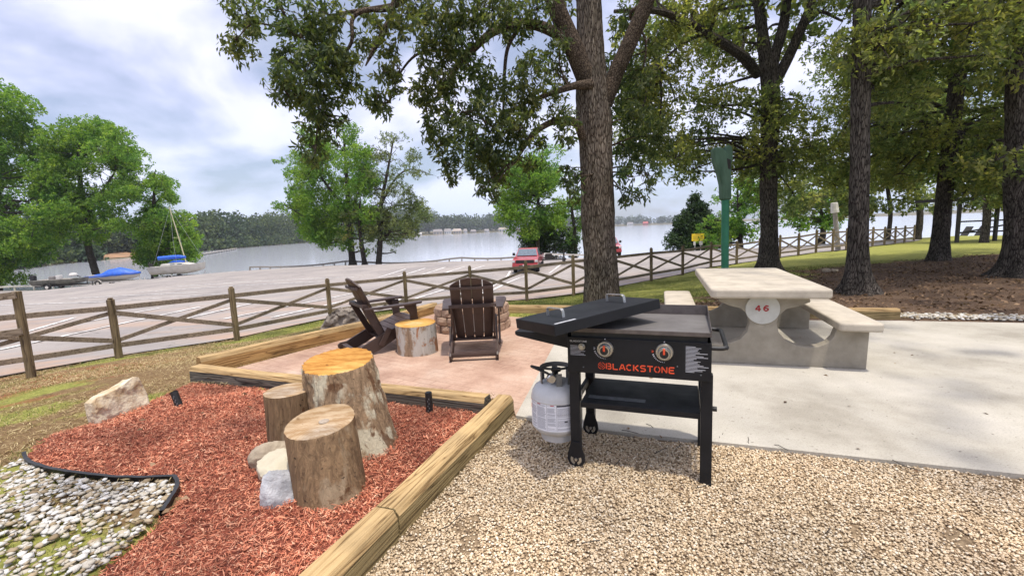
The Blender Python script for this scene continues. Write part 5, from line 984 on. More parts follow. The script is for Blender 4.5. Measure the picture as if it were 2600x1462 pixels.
def rock(label, c, size, mat, rz=0, seed=0, sharp=.45, z=0, pts=None, rot=(0, 0, 0), name='rock'):
    mb = MB(); import bmesh; bm = bmesh.new(); bmesh.ops.create_icosphere(bm, subdivisions=5, radius=1)
    r_ = np.random.default_rng(seed); planes = []
    for _ in range(13): d = r_.normal(size=3); d /= np.linalg.norm(d); planes.append((Vector(d), r_.uniform(.55, .86)))
    for v in bm.verts:
        p = v.co.copy()
        for d, k in planes:
            e = p.dot(d)
            if e > k: p -= d*(e-k)*(.92)
        q = p*1.0; p *= 1+.05*noise.fractal(Vector((q.x*2.5+seed, q.y*2.5, q.z*2.5)), .8, 2, 4)+.018*noise.noise(q*9)
        v.co = Vector((p.x*size[0], p.y*size[1], p.z*size[2]))
    me = bpy.data.meshes.new('rock'); bm.to_mesh(me); bm.free()
    for p in me.polygons: p.use_smooth = True
    try: me.set_sharp_from_angle(angle=math.radians(28))
    except Exception: pass
    me.materials.append(MT[mat]); o = link(bpy.data.objects.new(name, me)); o.location = (c[0], c[1], z); o.rotation_euler = (*rot[:2], rz); tag(o, label, 'rock'); return o
def slabrock(label, outline, th, base, mat, rz=0., lean=0., seed=1):
    """upright slab-like boulder from its outline (x along, z up)"""
    import bmesh
    bm = bmesh.new(); f = [bm.verts.new((x, -th/2, z)) for x, z in outline]; g = [bm.verts.new((x*.92+.01, th/2, z*.94)) for x, z in outline]; n = len(outline)
    bm.faces.new(f); bm.faces.new(g[::-1])
    for i in range(n): bm.faces.new((f[i], g[i], g[(i+1) % n], f[(i+1) % n]))
    bmesh.ops.recalc_face_normals(bm, faces=bm.faces); bmesh.ops.triangulate(bm, faces=bm.faces)
    for _ in range(4): bmesh.ops.subdivide_edges(bm, edges=bm.edges, cuts=1, use_grid_fill=True, smooth=.03)
    for v in bm.verts:
        p = v.co; k = 1.0/max(.05, th); d = noise.fractal(Vector((p.x*7+seed, p.y*7, p.z*7)), .9, 2, 4); am = max(1, th/.11); v.co = p+Vector((d*.010, d*.016, d*.012))*am+Vector((0, 1, .4))*(.03*(am-1)*noise.noise(p*16))
    me = bpy.data.meshes.new('rock'); bm.to_mesh(me); bm.free()
    for p in me.polygons: p.use_smooth = True
    me.materials.append(MT[mat]); o = link(bpy.data.objects.new('boulder', me)); o.location = tuple(base); o.rotation_euler = (lean, 0, rz); tag(o, label, 'rock'); return o
wl0, wl1 = un(223, 1088), un(368, 1030); wd = wl1-wl0; wlen = np.linalg.norm(wd)
slabrock('large cream slab rock standing at the back edge of the red mulch', [(0, -.05), (-.01, .08), (.0, .185), (.03, .205), (.19, .235), (.34, .275), (.385, .27), (.40, .20), (.425, .08), (.42, .0), (.2, -.05)], .12, wl0+np.array([0, .06, 0.01]), 'rockw', math.atan2(wd[1], wd[0]), -.12, 3)
bc = (un(812, 858, -.12)+un(915, 835, -.08))/2
slabrock('big pinkish grey boulder behind the left timber', [(-.36, -.1), (-.33, .05), (-.30, .18), (-.22, .32), (-.12, .40), (-.02, .44), (.10, .42), (.2, .40), (.34, .30), (.42, .1), (.4, -.1)], .34, (bc[0], bc[1]+.15, -.16), 'rockb', .1, -.1, 8)
rock('blue grey angular rock in front of the stumps', (-1.315, 2.385), (.145, .13, .175), 'rockg', 2.9, 40, z=.05)
rock('flat beige rock wedged between the two small rocks and the front stump', (-1.43, 2.58), (.20, .15, .145), 'rockf', -.5, 5, z=.045)
rock('tan pointed rock left of the front stump', (-1.575, 2.76), (.145, .11, .12), 'rockt', .5, 12, z=.055)
rock('larger of the two round stones beside the leaf litter hollow', ground(2100, 690)[:2], (.15, .13, .10), 'rockt', 0, 3, z=ground(2100, 690)[2]+.03)
rock('smaller of the two round stones beside the leaf litter hollow', ground(2115, 690)[:2]+np.array([.06, 0]), (.12, .1, .08), 'rockt', 1, 4, z=ground(2112, 690)[2]+.03)
# path lights
def plight(label, base, h, lean=(0, 0), r=.027):
    t = empty('path_light', base, label, 'path light', 'black path lights around the mulch bed'); tx, ty = lean
    MB().tube([(0, 0, -.06), (tx*h, ty*h, h)], r, 24).build('body', MT['blackp'], t, smooth=True)
    MB().tube([(tx*h, ty*h, h), (tx*(h+.006), ty*(h+.006), h+.006)], r*.86, 24).build('cap', MT['black'], t, smooth=True)
    for k in range(6):
        z = h*(.35+.09*k); a = -1.75+.35*(k % 2); MB().box(-.004, .004, -.001, .002, -.006, .006).xf(Matrix.Translation((tx*z+math.cos(a)*r, ty*z+math.sin(a)*r, z)) @ Matrix.Rotation(a+math.pi/2, 4, 'Z')).build('slot', MT['sticker'], t)
plight('leaning black path light in the red mulch near the cream rock', un(465, 1043), .17, (-.42, .1), .03)
plight('upright black path light in the mulch in front of the patio timber', un(1092, 1062), .21, (0.0, 0), .027)
g_ = ground(712, 892); plight('short black path light in the grass behind the long left timber', g_, .13, (0, 0), .03)
# ------------------------------------------------------------------ fire pit
fp = empty('fire_pit', (-.62, 6.80, 0), 'round fire pit of stacked tan blocks behind the centre chair', 'fire pit')
for c_ in range(3):
    nb = 13; R_ = .58-.012*c_
    for k in range(nb):
        a0 = 2*math.pi*(k+.5*(c_ % 2))/nb+.02; a1 = a0+2*math.pi/nb-.05; am = (a0+a1)/2; mb = MB(); z0, z1 = c_*.118+.004, c_*.118+.115; j_ = .012*random.uniform(-1, 1); seg = 4; vs = []
        for i in range(seg+1):
            a = a0+(a1-a0)*i/seg
            for rr, z in ((R_+j_, z0), (R_+j_+.012*random.uniform(-1, 1.4), (z0+z1)/2), (R_+j_-.006, z1), (R_-.15, z1), (R_-.15, z0)): vs.append((rr*math.cos(a), rr*math.sin(a), z))
        fs = [(i*5+q, i*5+(q+1) % 5, (i+1)*5+(q+1) % 5, (i+1)*5+q) for i in range(seg) for q in range(5)]+[tuple(range(4, -1, -1)), tuple(seg*5+q for q in range(5))]
        mb.add(vs, fs); mb.build('stone_block', MT['block'], fp, bevel=.012)
# ------------------------------------------------------------------ adirondack chairs
def chair(name, label, loc_, rz):
    t = empty(name, loc_, label, 'chair', 'brown garden chairs at the fire pit', rz); m = MT['chair']; bv = .004
    # local: +y is where the sitter looks, x across
    B0, B1 = Vector((0, -.02, .17)), Vector((0, -.36, .93)); bd = (B1-B0).normalized(); bn = Vector((0, bd.z, -bd.y)); Lb = (B1-B0).length
    mb = MB(); ns = 4
    for i in range(ns):
        x0a = -.215+i*.1095; x0b = -.245+i*.125; w0, w1 = .10, .116
        top = lambda x: Lb-.12*(abs(x)/.25)**2.0
        poly = [(x0a, 0), (x0a+w0, 0), (x0b+w1, Lb*.62)]
        for q in (1.0, .75, .5, .25, 0.0): x = x0b+w1*q; poly.append((x, top(x)))
        poly.append((x0b, Lb*.62))
        def fn(u, w, tt): x = u; p = B0+bd*w+bn*(tt+.5*u*u); return (x, p.y, p.z)
        mb.prism(poly, fn, -.011, .011)
    mb.build('backrest', m, t, bevel=bv)
    c = B0+bd*(Lb*.56); MB().box(-.27, .27, c.y-.075, c.y-.018, c.z-.02, c.z+.02).build('back_rail', m, t, bevel=bv)
    c2 = B0+bd*(Lb*.84); mb = MB()
    for i in range(8):
        x0, x1 = -.235+i*.0588, -.235+(i+1)*.0588; f = lambda x: c2.y-.03+.32*x*x; mb.bar((x0, f(x0), c2.z), (x1, f(x1), c2.z), .022, .03)
    mb.build('upper_back_rail', m, t, bevel=.002)
    MB().box(-.255, .255, -.07, .02, .150, .172).build('lower_back_rail', m, t, bevel=bv)
    for s in (-1, 1):
        MB().bar((s*.245, -.255, .60), (s*.235, -.045, .17), .022, .075, up=(0, 1, 0)).build('back_post', m, t, bevel=bv)
        # curved side rail from the front seat edge to the ground behind
        pl = [(.42, .36), (.43, .30), (.30, .25), (.05, .13), (-.12, .045), (-.24, .0), (-.42, .0), (-.47, .035), (-.475, .075), (-.44, .10), (-.36, .105), (-.22, .17), (-.05, .245), (.15, .31), (.30, .355)]
        MB().prism(pl, lambda u, w, tt: (s*.262+tt, u, w), -.013, .013).build('side_rail', m, t, bevel=bv)
        MB().bar((s*.30, .36, 0.0), (s*.30, .33, .555), .024, .10, up=(0, 1, 0)).build('leg', m, t, bevel=bv)
        MB().bar((s*.292, -.10, .10), (s*.292, .02, .30), .02, .07, up=(0, 1, 0)).build('strut', m, t, bevel=bv)
        ap = [(.27, -.27), (.345, -.27), (.375, .05), (.40, .30), (.385, .42), (.33, .45), (.27, .43), (.265, .1)]
        MB().prism([(x*s, y) for x, y in ap], lambda u, w, tt: (u, w, .567+tt+.03*max(0, w)), -.011, .012).build('armrest', m, t, bevel=bv)
        MB().prism([(.20, .56), (.34, .56), (.335, .40), (.30, .42)], lambda u, w, tt: (s*.325+tt, u, w), -.01, .01).build('arm_bracket', m, t, bevel=.002)
    mb = MB(); Sx = [(.42, .365), (.36, .372), (.285, .352), (.21, .325), (.135, .295), (.06, .262), (-.015, .228)]
    for i in range(len(Sx)-1):
        (y0, z0), (y1, z1) = Sx[i], Sx[i+1]; mb.bar((0, y0-.004, z0), (0, y1+.004, z1), .52, .02)
    mb.build('seat', m, t, bevel=.003)
    MB().box(-.262, .262, -.43, -.37, .045, .085).build('stretcher', m, t, bevel=bv)
    MB().box(-.25, .25, .40, .422, .26, .35).build('front_board', m, t, bevel=bv)
    return t
c2 = (un(1143, 920.5)+un(1259, 915.5))/2
ch2 = chair('garden_chair', 'dark brown slatted garden chair seen from behind, facing the fire pit', (c2[0], c2[1]+.44, 0.006), math.radians(2))
ch1 = copy_tree(ch2); rf, rn = un(884, 886), un(938, 891)
dv = (rf-rn)[:2]; ang = math.atan2(dv[1], dv[0])      # the row of rear feet; the chair looks to its right
cc1 = np.array([-2.03, 5.50]); az = math.radians(-55)
ch1.location = (cc1[0]+.40*math.cos(az+math.pi/2), cc1[1]+.40*math.sin(az+math.pi/2), .006); ch1.rotation_euler = (0, 0, az)
tag(ch1, 'dark brown slatted garden chair in side view, by the long left timber')
# ------------------------------------------------------------------ griddle
FL, FR, BLw = un(1466.6, 1172), un(1802, 1220.5), un(1506, 1094)
ux = (FR-FL)/np.linalg.norm(FR-FL); gz = math.atan2(ux[1], ux[0]); WG = .735; DG = .46
G0 = FL-ux*0.0
gr = empty('griddle', (G0[0], G0[1], -0.012), 'black outdoor gas griddle with orange lettering on its front, standing on the gravel', 'griddle', rz=gz)
# local: x right along the front, y away from the camera, z up; front left foot at the origin
K = MT['black']
ZB0, ZB1, ZP, X0, X1, Y0, Y1 = .605, .818, .872, -.034, .752, -.05, .47
mb = MB().box(X0, X1, Y0, Y0+.004, ZB0, ZB1).box(X0, X0+.004, Y0+.004, Y1, ZB0, ZB1).box(X1-.004, X1, Y0+.004, Y1, ZB0, ZB1).box(X0+.004, X1-.004, Y1-.004, Y1, ZB0, ZB1)
mb.box(X0+.004, X1-.004, Y0+.004, Y1-.004, ZB0+.05, ZB0+.054); mb.build('cabinet', K, gr, bevel=.003)
mb = MB().box(X0+.02, X1-.02, Y0+.02, Y1-.02, ZB1-.03, ZP-.012); mb.build('burner_housing', MT['blackp'], gr)
mb = MB(); mb.box(X0+.002, X1-.002, Y0-.005, Y1, ZP-.012, ZP, 0); rm = .004
mb.box(X0+.002, X1-.002, Y0-.009, Y0-.005, ZP-.020, ZP+.004, 1)          # front lip
mb.add([(X0+.002, Y0-.009, ZP), (X0+.006, Y0-.009, ZP), (X0+.006, Y1, ZP), (X0+.002, Y1, ZP), (X0+.002, Y0-.009, ZP+.02), (X0+.006, Y0-.009, ZP+.02), (X0+.006, Y1, ZP+.062), (X0+.002, Y1, ZP+.062)], [(0, 1, 2, 3), (4, 5, 6, 7), (0, 1, 5, 4), (1, 2, 6, 5), (2, 3, 7, 6), (3, 0, 4, 7)], 1)
mb.add([(X1-.006, Y0-.009, ZP), (X1-.002, Y0-.009, ZP), (X1-.002, Y1, ZP), (X1-.006, Y1, ZP), (X1-.006, Y0-.009, ZP+.02), (X1-.002, Y0-.009, ZP+.02), (X1-.002, Y1, ZP+.062), (X1-.006, Y1, ZP+.062)], [(0, 1, 2, 3), (4, 5, 6, 7), (0, 1, 5, 4), (1, 2, 6, 5), (2, 3, 7, 6), (3, 0, 4, 7)], 1)
mb.box(X0+.006, X1-.006, Y1-.004, Y1, ZP, ZP+.062, 1); mb.build('cooking_plate', [MT['plate'], MT['rim']], gr, bevel=.0015)
for (x, y, wheel) in ((0, 0, 1), (0, DG, 1), (WG, 0, 0), (WG, DG, 0)):
    z0 = .085 if wheel else 0; m = MB().box(x-.033, x+.027, y-.03, y+.025, z0, ZB0+.03); m.build('leg', K, gr, bevel=.003)
    if wheel:
        MB().prism([(-.03, .16), (.026, .16), (.05, .085), (.055, .045), (.04, .012), (.0, -.0), (-.04, .012), (-.055, .045), (-.05, .085)], lambda u, w, tt: (x+u, y-.034+tt, w), -.004, .004).build('caster_bracket', K, gr, bevel=.002)
        w = MB(); w.lathe([(.0001, -.018), (.036, -.018), (.045, -.012), (.046, 0), (.045, .012), (.036, .018), (.0001, .018)], 28, (x, y-.002, .048), 0, axis='y'); wo = w.build('wheel', MT['blackp'], gr, smooth=True)
        h = MB()
        for a0, a1 in ((math.radians(150), math.radians(250)), (math.radians(290), math.radians(390))): h.lathe([(.018, -.040), (.034, -.040), (.034, -.038), (.018, -.038), (.018, -.040)], 8, (x, y, .048), 0, a0, a1, 'y')
        h.cyl((x, y-.043, .05), .009, .01, 16); h.build('hub_cap', MT['steel'], wo, smooth=False)
mb = MB().box(.03, WG-.036, -.012, DG-.01, .405, .409).box(.03, WG-.036, -.015, -.012, .375, .409).box(.03, WG-.036, DG-.013, DG-.01, .375, .409); mb.build('shelf', K, gr, bevel=.002)
mb = MB().box(.06, .40, .065, .115, .4095, .4105); mb.build('shelf_sticker', MT['sticker'], gr)
mb = MB().box(-.028, -.004, .025, DG-.03, .37, .415); mb.build('side_brace', K, gr, bevel=.002)
MB().box(WG-.03, WG-.006, .025, DG-.03, .37, .415).build('side_brace', K, gr, bevel=.002)
MB().cyl((WG+.04, .02, .43), .014, .022, 16, 'x').build('leg_knob', MT['blackp'], gr)
# folding side shelf on the left
mb = MB(); mb.prism([(X0-.002, .80), (X0-.002, .74), (-.36, .80), (-.375, .81), (-.375, .83), (X0-.002, .83)], lambda u, w, tt: (u, tt, w), Y0+.03, Y1-.02); mb.build('side_shelf', K, gr, bevel=.003)
# right tubular handle
mb = MB(); q = spline([(X1, .0, .83, .012), (X1+.06, -.002, .828, .012), (X1+.098, .0, .822, .012), (X1+.108, .012, .80, .012), (X1+.108, .03, .775, .012), (X1+.095, .035, .765, .012), (X1+.0, .03, .765, .012)], 6)
mb = MB(); q = spline([(X1, .40, .80, .012), (X1+.045, .40, .795, .012), (X1+.068, .38, .795, .012), (X1+.072, .35, .795, .012), (X1+.072, .0, .795, .012), (X1+.068, -.03, .793, .012), (X1+.045, -.042, .79, .012), (X1, -.042, .79, .012)], 6); mb.tube([p[:3] for p in q], .0125, 12); mb.build('side_handle', MT['blackp'], gr, smooth=True)
YF = Y0-.0005
def arcbox(mb, cx, cz, r0, r1, a0, a1, y, t=.001, n=4):
    pl = [(cx+r0*math.cos(a0+(a1-a0)*i/n), cz+r0*math.sin(a0+(a1-a0)*i/n)) for i in range(n+1)]+[(cx+r1*math.cos(a1+(a0-a1)*i/n), cz+r1*math.sin(a1+(a0-a1)*i/n)) for i in range(n+1)]; mb.prism(pl, lambda u, w, tt: (u, y-tt, w), 0, t)
KN = [(.188, .756), (.512, .756)]; KR = .86
for i, (kx, kz) in enumerate(KN):
    kb = MB(); kb.lathe([(.0001, Y0-.006), (.052*KR, Y0-.006), (.056*KR, Y0-.001)], 40, (kx, 0, kz), axis='y'); kb.lathe([(.040*KR, Y0-.012), (.051*KR, Y0-.012), (.056*KR, Y0-.004)], 40, (kx, 0, kz), axis='y'); ko = kb.build('knob_bezel', MT['steel'], gr, smooth=True)
    kb = MB(); kb.lathe([(.0001, Y0-.0125), (.0405*KR, Y0-.0125)], 36, (kx, 0, kz), axis='y'); kb.build('bezel_face', MT['blackp'], ko)
    kb = MB(); kb.lathe([(.027*KR, Y0-.040), (.035*KR, Y0-.040), (.038*KR, Y0-.034), (.040*KR, Y0-.013)], 36, (kx, 0, kz-.003), axis='y'); kk = kb.build('knob', MT['steel'], gr, smooth=True)
    kb = MB(); kb.lathe([(.0001, Y0-.0395), (.0275*KR, Y0-.0395)], 32, (kx, 0, kz-.003), axis='y'); kb.build('knob_face', MT['blackp'], kk)
    MB().box(kx-.0055, kx+.0055, Y0-.047, Y0-.0395, kz-.004, kz+.030).build('pointer', MT['orange'], kk, bevel=.0015)
    mb = MB(); arcbox(mb, kx, kz+.058, 0, .0035, 0, 6.28, YF, n=10)
    wm = MB(); 
    for q in range(2):
        wm = MB(); arcbox(wm if i == 1 else mb, kx, kz, .057, .067, math.radians(178+q*7.5-4), math.radians(178+q*7.5-1), YF)
        if i == 1: wm.build('dial_mark', MT['orange'], gr)
    for q in range(9): a = math.radians(196+q*9.3); L_ = .0095-.0008*q; arcbox(mb, kx, kz, .056, .056+L_, a-math.radians(2.4), a+math.radians(2.4), YF)
    mb.build('dial_marks', MT['white'], gr)
mb = MB().lathe([(.0001, Y0-.016), (.012, Y0-.016), (.0145, Y0-.012), (.0145, Y0-.006), (.019, Y0-.006), (.021, Y0)], 30, (.052, 0, .762), axis='y'); mb.build('ignition_button', MT['steel'], gr, smooth=True)
def textlines(x, z, ws, dz, h, name='printed_text'):
    mb = MB()
    for i, w in enumerate(ws): mb.box(x, x+w, YF-.0008, YF, z-i*dz-h, z-i*dz)
    mb.build(name, MT['white'], gr)
textlines(-.016, .768, [.045, .062, .05, .07, .088, .06, .08, .09], .0078, .0026)
textlines(.622, .795, [.05, .078, .065, .06, .07, .11, .05, .09, .112, .055, .04, .075, .06, .07, .09, .115, .06, .1, .085, .045], .0074, .0026)
# stencil lettering drawn as strokes
def rectstroke(mb, p, q, th, x0, z0, sx, sz, y, t=.001):
    a = Vector((x0+p[0]*sx, 0, z0+p[1]*sz)); b = Vector((x0+q[0]*sx, 0, z0+q[1]*sz)); d = (b-a).normalized(); n_ = Vector((-d.z, 0, d.x))*th/2; a2, b2 = a-d*th*.0, b+d*th*.0
    pl = [a2-n_, b2-n_, b2+n_, a2+n_]; mb.prism([(v.x, v.z) for v in pl], lambda u, w, tt: (u, y-tt, w), 0, t+random.uniform(0, .0002))
def arcstroke(cx, cz, rx, rz_, a0, a1, n=8): return [(cx+rx*math.cos(math.radians(a0+(a1-a0)*i/n)), cz+rz_*math.sin(math.radians(a0+(a1-a0)*i/n))) for i in range(n+1)]
LET = {'B': [[(.08, 0), (.08, 1)], [(.32, .96), (.70, .96)]+arcstroke(.70, .74, .18, .22, 90, -90, 6)[1:]+[(.32, .52)], [(.32, .52), (.74, .52)], arcstroke(.72, .28, .22, .24, 80, -90, 7)+[(.32, .04)]],
       'L': [[(.08, 1), (.08, .04), (.95, .04)]], 'A': [[(.0, 0), (.46, 1)], [(.60, 1.0), (1.0, 0)], [(.32, .30), (.62, .30)]], 'C': [arcstroke(.52, .5, .46, .47, 50, 165, 8), arcstroke(.52, .5, .46, .47, 180, 312, 9)],
       'K': [[(.08, 0), (.08, 1)], [(.28, .5), (.9, 1)], [(.30, .55), (.95, 0)]], 'S': [[(.93, .93), (.3, .96)]+arcstroke(.3, .74, .22, .22, 90, 270, 6)[1:]+[(.48, .52)], [(.55, .5), (.7, .48)]+arcstroke(.7, .26, .23, .22, 90, -90, 6)[1:]+[(.06, .04)]],
       'T': [[(0, .95), (1, .95)], [(.5, .82), (.5, 0)]], 'O': [arcstroke(.5, .5, .47, .47, 100, 260, 10), arcstroke(.5, .5, .47, .47, 80, -80, 10)], 'N': [[(.08, 0), (.08, 1), (.9, .02)], [(.92, .14), (.92, 1)]], 'E': [[(.95, .95), (.08, .95), (.08, .04), (.95, .04)], [(.22, .5), (.85, .5)]]}
def stencil(word, x, z, h, w, gap, th, mat, name='lettering'):
    mb = MB(); cx = x
    for ch in word:
        for st_ in LET[ch]:
            for p, q in zip(st_[:-1], st_[1:]): rectstroke(mb, p, q, th, cx, z, w, h, YF)
        cx += w+gap
    return mb
mb = stencil('BLACKSTONE', .192, .638, .034, .0302, .0080, .0068, 'orange')
lcx, lcz = .167, .655
for a in (10, 100, 190, 280): arcbox(mb, lcx, lcz, .0175, .0215, math.radians(a), math.radians(a+72), YF, n=6)
for k in (-1, 0, 1): rectstroke(mb, (-.7+.1*k, -.5-.15*k), (.6+.1*k, .55-.15*k), .0032, lcx+.006*k, lcz-.004*k, .012, .012, YF)
mb.build('front_lettering', MT['orange'], gr)
mb = stencil('BLACKSTONE', -.018, .790, .0095, .0084, .0018, .0021, 'white'); mb.build('small_lettering', MT['stickerw'], gr)
for bx, bz in ((.06, .64), (.58, .68), (.70, .64)): MB().cyl((bx, Y0-.002, bz), .004, .004, 10).build('rivet', MT['sticker'], gr)
# lid, laid across the griddle
pL, pF, pR = un(1305, 812, .972), un(1411, 829.5, .972), un(1668, 759.5, .972)
lu = (pR-pF)[:2]; LL = np.linalg.norm(lu); lz = math.atan2(lu[1], lu[0]); LW = np.linalg.norm((pL-pF)[:2])
lidz = ZP+.022
lid = empty('cooktop_cover', (.215, 2.315, .89), 'black flat griddle lid lying askew across the cooking plate, with two steel handles', 'cover'); lid.rotation_euler = (math.radians(-4.0), math.radians(-4.2), math.radians(28.8))
LLn, LWn = .76, .41
mb = MB(); mb.box(0, LLn, 0, LWn, .054, .058).box(0, LLn, 0, .003, 0, .054).box(0, LLn, LWn-.003, LWn, 0, .054).box(0, .003, .003, LWn-.003, 0, .054).box(LLn-.003, LLn, .003, LWn-.003, 0, .054)
mb.build('lid_panel', MT['lid'], lid, bevel=.003)
for hx in (.15, .60):
    q = [(hx-.0, .125, .058), (hx, .127, .098), (hx, .138, .106), (hx, .272, .106), (hx, .283, .098), (hx, .285, .058)]; mb = MB()
    for a, b in zip(q[:-1], q[1:]): mb.bar(a, b, .018, .006, up=(1, 0, 0) if False else (0, 0, 1) if abs(a[2]-b[2]) < .01 else (0, 1, 0))
    mb.build('handle', MT['steel'], lid, bevel=.0015)
MB().box(.02, .155, .014, .032, .0583, .0592).build('lid_sticker', MT['stickerw'], lid)
# ------------------------------------------------------------------ propane tank
tc = at(1414, 1020, 2.84); TZ = .10
tk = empty('propane_tank', (tc[0], tc[1], TZ), 'grey propane tank with printed white label hanging beside the left griddle legs', 'gas tank'); tk.scale = (1.06, 1.06, 1.03)
prof = [(.0001, .030), (.05, .031), (.10, .040), (.135, .060), (.150, .082), (.1535, .105), (.1535, .270), (.150, .300), (.132, .332), (.10, .355), (.06, .368), (.0001, .372)]
MB().lathe(prof, 56).build('tank_body', MT['tank'], tk, smooth=True)
MB().lathe([(.096, 0), (.100, 0), (.104, .03), (.106, .06), (.102, .06), (.096, 0)], 48).build('foot_ring', MT['tank'], tk, smooth=True)
MB().lathe([(.1538, .088), (.1560, .091), (.1560, .096), (.1538, .099)], 56).build('weld_band', MT['tank'], tk, smooth=True)
MB().lathe([(.1538, .262), (.1560, .266), (.1560, .272), (.1538, .277)], 56).build('weld_band', MT['tank'], tk, smooth=True)
a0, a1 = math.radians(175), math.radians(325)
lab = MB().lathe([(.1548, .098), (.1548, .262)], 40, a0=a0, a1=a1).build('label', MT['label'], tk, smooth=True)
mk = MB(); mkd = MB(); mkr = MB(); R_ = .1552
def patch(mb, aa, ab, z0, z1, r=R_): mb.lathe([(r, z0), (r, z1)], 4, a0=math.radians(aa), a1=math.radians(ab))
for c0, c1, dark in ((196, 214, 0), (217, 240, 0), (243, 262, 0), (265, 300, 1), (302, 322, 1)):
    z = .256
    while z > .106:
        if random.random() > .12: patch(mk, c0, c1-random.uniform(0, 4), z-.0022, z)
        z -= .0045
for a in (194.5, 215.5, 241.5, 263.5, 301): patch(mkd, a-.25, a+.25, .100, .262, .1553)
patch(mkd, 264, 300, .252, .261, .1554); patch(mkd, 264, 300, .2, .202, .1554); patch(mkd, 280, 287, .152, .162, .1555)
patch(mkr, 178, 192, .256, .262, .1553); patch(mkr, 181, 192, .205, .210, .1553); patch(mkr, 184, 190, .212, .232, .1554); patch(mkr, 217, 226, .257, .261, .1554); patch(mkr, 250, 258, .257, .261, .1554)
mk.build('fine_print', MT['ink'], lab); mkd.build('label_borders', MT['inkd'], lab); mkr.build('warning_print', MT['red'], lab)
cm = MB(); r0, z0, z1 = .098, .352, .455
for s0, s1, zl, zh in ((-30, 205, z1-.03, z1), (-30, -8, z0, z1-.03), (28, 45, z0, z1-.03), (80, 100, z0, z1-.03), (135, 152, z0, z1-.03), (188, 205, z0, z1-.03), (265, 285, z0, z1-.02), (310, 330, z0, z1)):
    cm.lathe([(r0, zl), (r0, zh), (r0-.004, zh), (r0-.004, zl), (r0, zl)], max(4, int((s1-s0)/6)), a0=math.radians(s0), a1=math.radians(s1))
cm.build('collar', MT['tankcollar'], tk, smooth=True)
v_ = MB(); v_.lathe([(.022, .37), (.022, .39), (.013, .395), (.013, .42), (.03, .425), (.032, .44), (.0001, .442)], 20); v_.cyl((0, -.03, .40), .014, .05, 16, 'y'); v_.build('valve', MT['blackp'], tk, smooth=True)
v_ = MB(); v_.lathe([(.0001, -.026), (.022, -.026), (.028, -.02), (.028, .012), (.022, .02), (.0001, .02)], 28, (-.035, -.075, .405), axis='y'); v_.build('regulator', MT['steel'], tk, smooth=True)
hs = spline([(-.035, -.075, .42, .006), (-.07, -.085, .445, .007), (-.13, -.07, .470, .007), (-.15, -.06, .480, .007), (-.10, -.07, .470, .007), (0, -.085, .462, .007), (.08, -.09, .475, .007), (.15, -.08, .50, .007), (.22, -.04, .54, .007)], 8)
mb = MB(); mb.tube([p[:3] for p in hs], .0075, 10); mb.build('gas_hose', MT['blackp'], tk, smooth=True)
# ------------------------------------------------------------------ picnic table
tb = empty('picnic_table', (2.76, 5.27, .012), 'concrete picnic table with two benches and a round white plate numbered 46', 'table', rz=math.radians(-18))
def rslab(x0, x1, y0, y1, z0, z1, r=.06, n=5):
    pl = []
    for cx, cy, a in ((x1-r, y1-r, 0), (x0+r, y1-r, 90), (x0+r, y0+r, 180), (x1-r, y0+r, 270)):
        for i in range(n+1): t = math.radians(a+90*i/n); pl.append((cx+r*math.cos(t), cy+r*math.sin(t)))
    return MB().prism(pl, lambda u, w, tt: (u, w, tt), z0, z1)
rslab(-.515, .515, -1.10, 1.08, .690, .780, .07).build('table_top', MT['concrete'], tb, bevel=.022, seg=3)
for s in (-1, 1):
    rslab(*((.58, .93) if s > 0 else (-.93, -.58)), -1.06, 1.04, .385, .465, .05).build('bench_seat', MT['concrete'], tb, bevel=.02, seg=3)
def supports(v):
    U = []
    for s in (1, -1):
        arc1 = [(.13+.0, .44)]                                        # from the pedestal's neck
        seg_ = [(.385, .69), (.40, .635), (.30, .59), (.20, .565), (.135, .50), (.118, .42), (.14, .33), (.20, .255), (.29, .21), (.39, .195), (.48, .205), (.55, .24), (.60, .30), (.62, .365), (.625, .385), (.885, .385), (.875, .0)]
        U.append([(s*x-.02, z) for x, z in seg_])
    poly = U[0]+U[1][::-1]
    # outline: right side downward, then left side upward
    return MB().prism(poly, lambda u, w, tt: (u, v+tt, w), -.055, .055)
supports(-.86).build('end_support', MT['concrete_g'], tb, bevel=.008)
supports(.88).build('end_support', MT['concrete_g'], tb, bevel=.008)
dsc = MB().lathe([(.0001, -.93), (.150, -.93), (.153, -.916)], 48, (-.03, 0, .565), axis='y').build('number_plate', MT['disc'], tb, smooth=False)
mb = MB()
def dig(strokes, x0, z0, w, h, th=.013):
    for s_ in strokes:
        for p, q in zip(s_[:-1], s_[1:]):
            a = Vector((x0+p[0]*w, 0, z0+p[1]*h)); b = Vector((x0+q[0]*w, 0, z0+q[1]*h)); d = (b-a).normalized(); n_ = Vector((-d.z, 0, d.x))*th/2; e = d*th*.3; mb.prism([(v.x, v.z) for v in (a-n_-e, b-n_+e, b+n_+e, a+n_-e)], lambda u, w_, tt: (u, -.9302-tt, w_), 0, .0012+random.uniform(0, .0004))
dig([[(.62, 1.0), (.05, .38)], [(0, .30), (1.0, .30)], [(.70, 1.0), (.70, .42)], [(.70, .2), (.70, 0)]], -.092, .545, .042, .052)
dig([[(.9, .92), (.5, 1.0), (.12, .72)], [(.06, .6), (.06, .25), (.4, .02)], [(.55, .02), (.9, .2), (.9, .42), (.55, .56)], [(.42, .56), (.15, .48)]], -.022, .545, .042, .052)
mb.build('painted_number', MT['numred'], dsc)
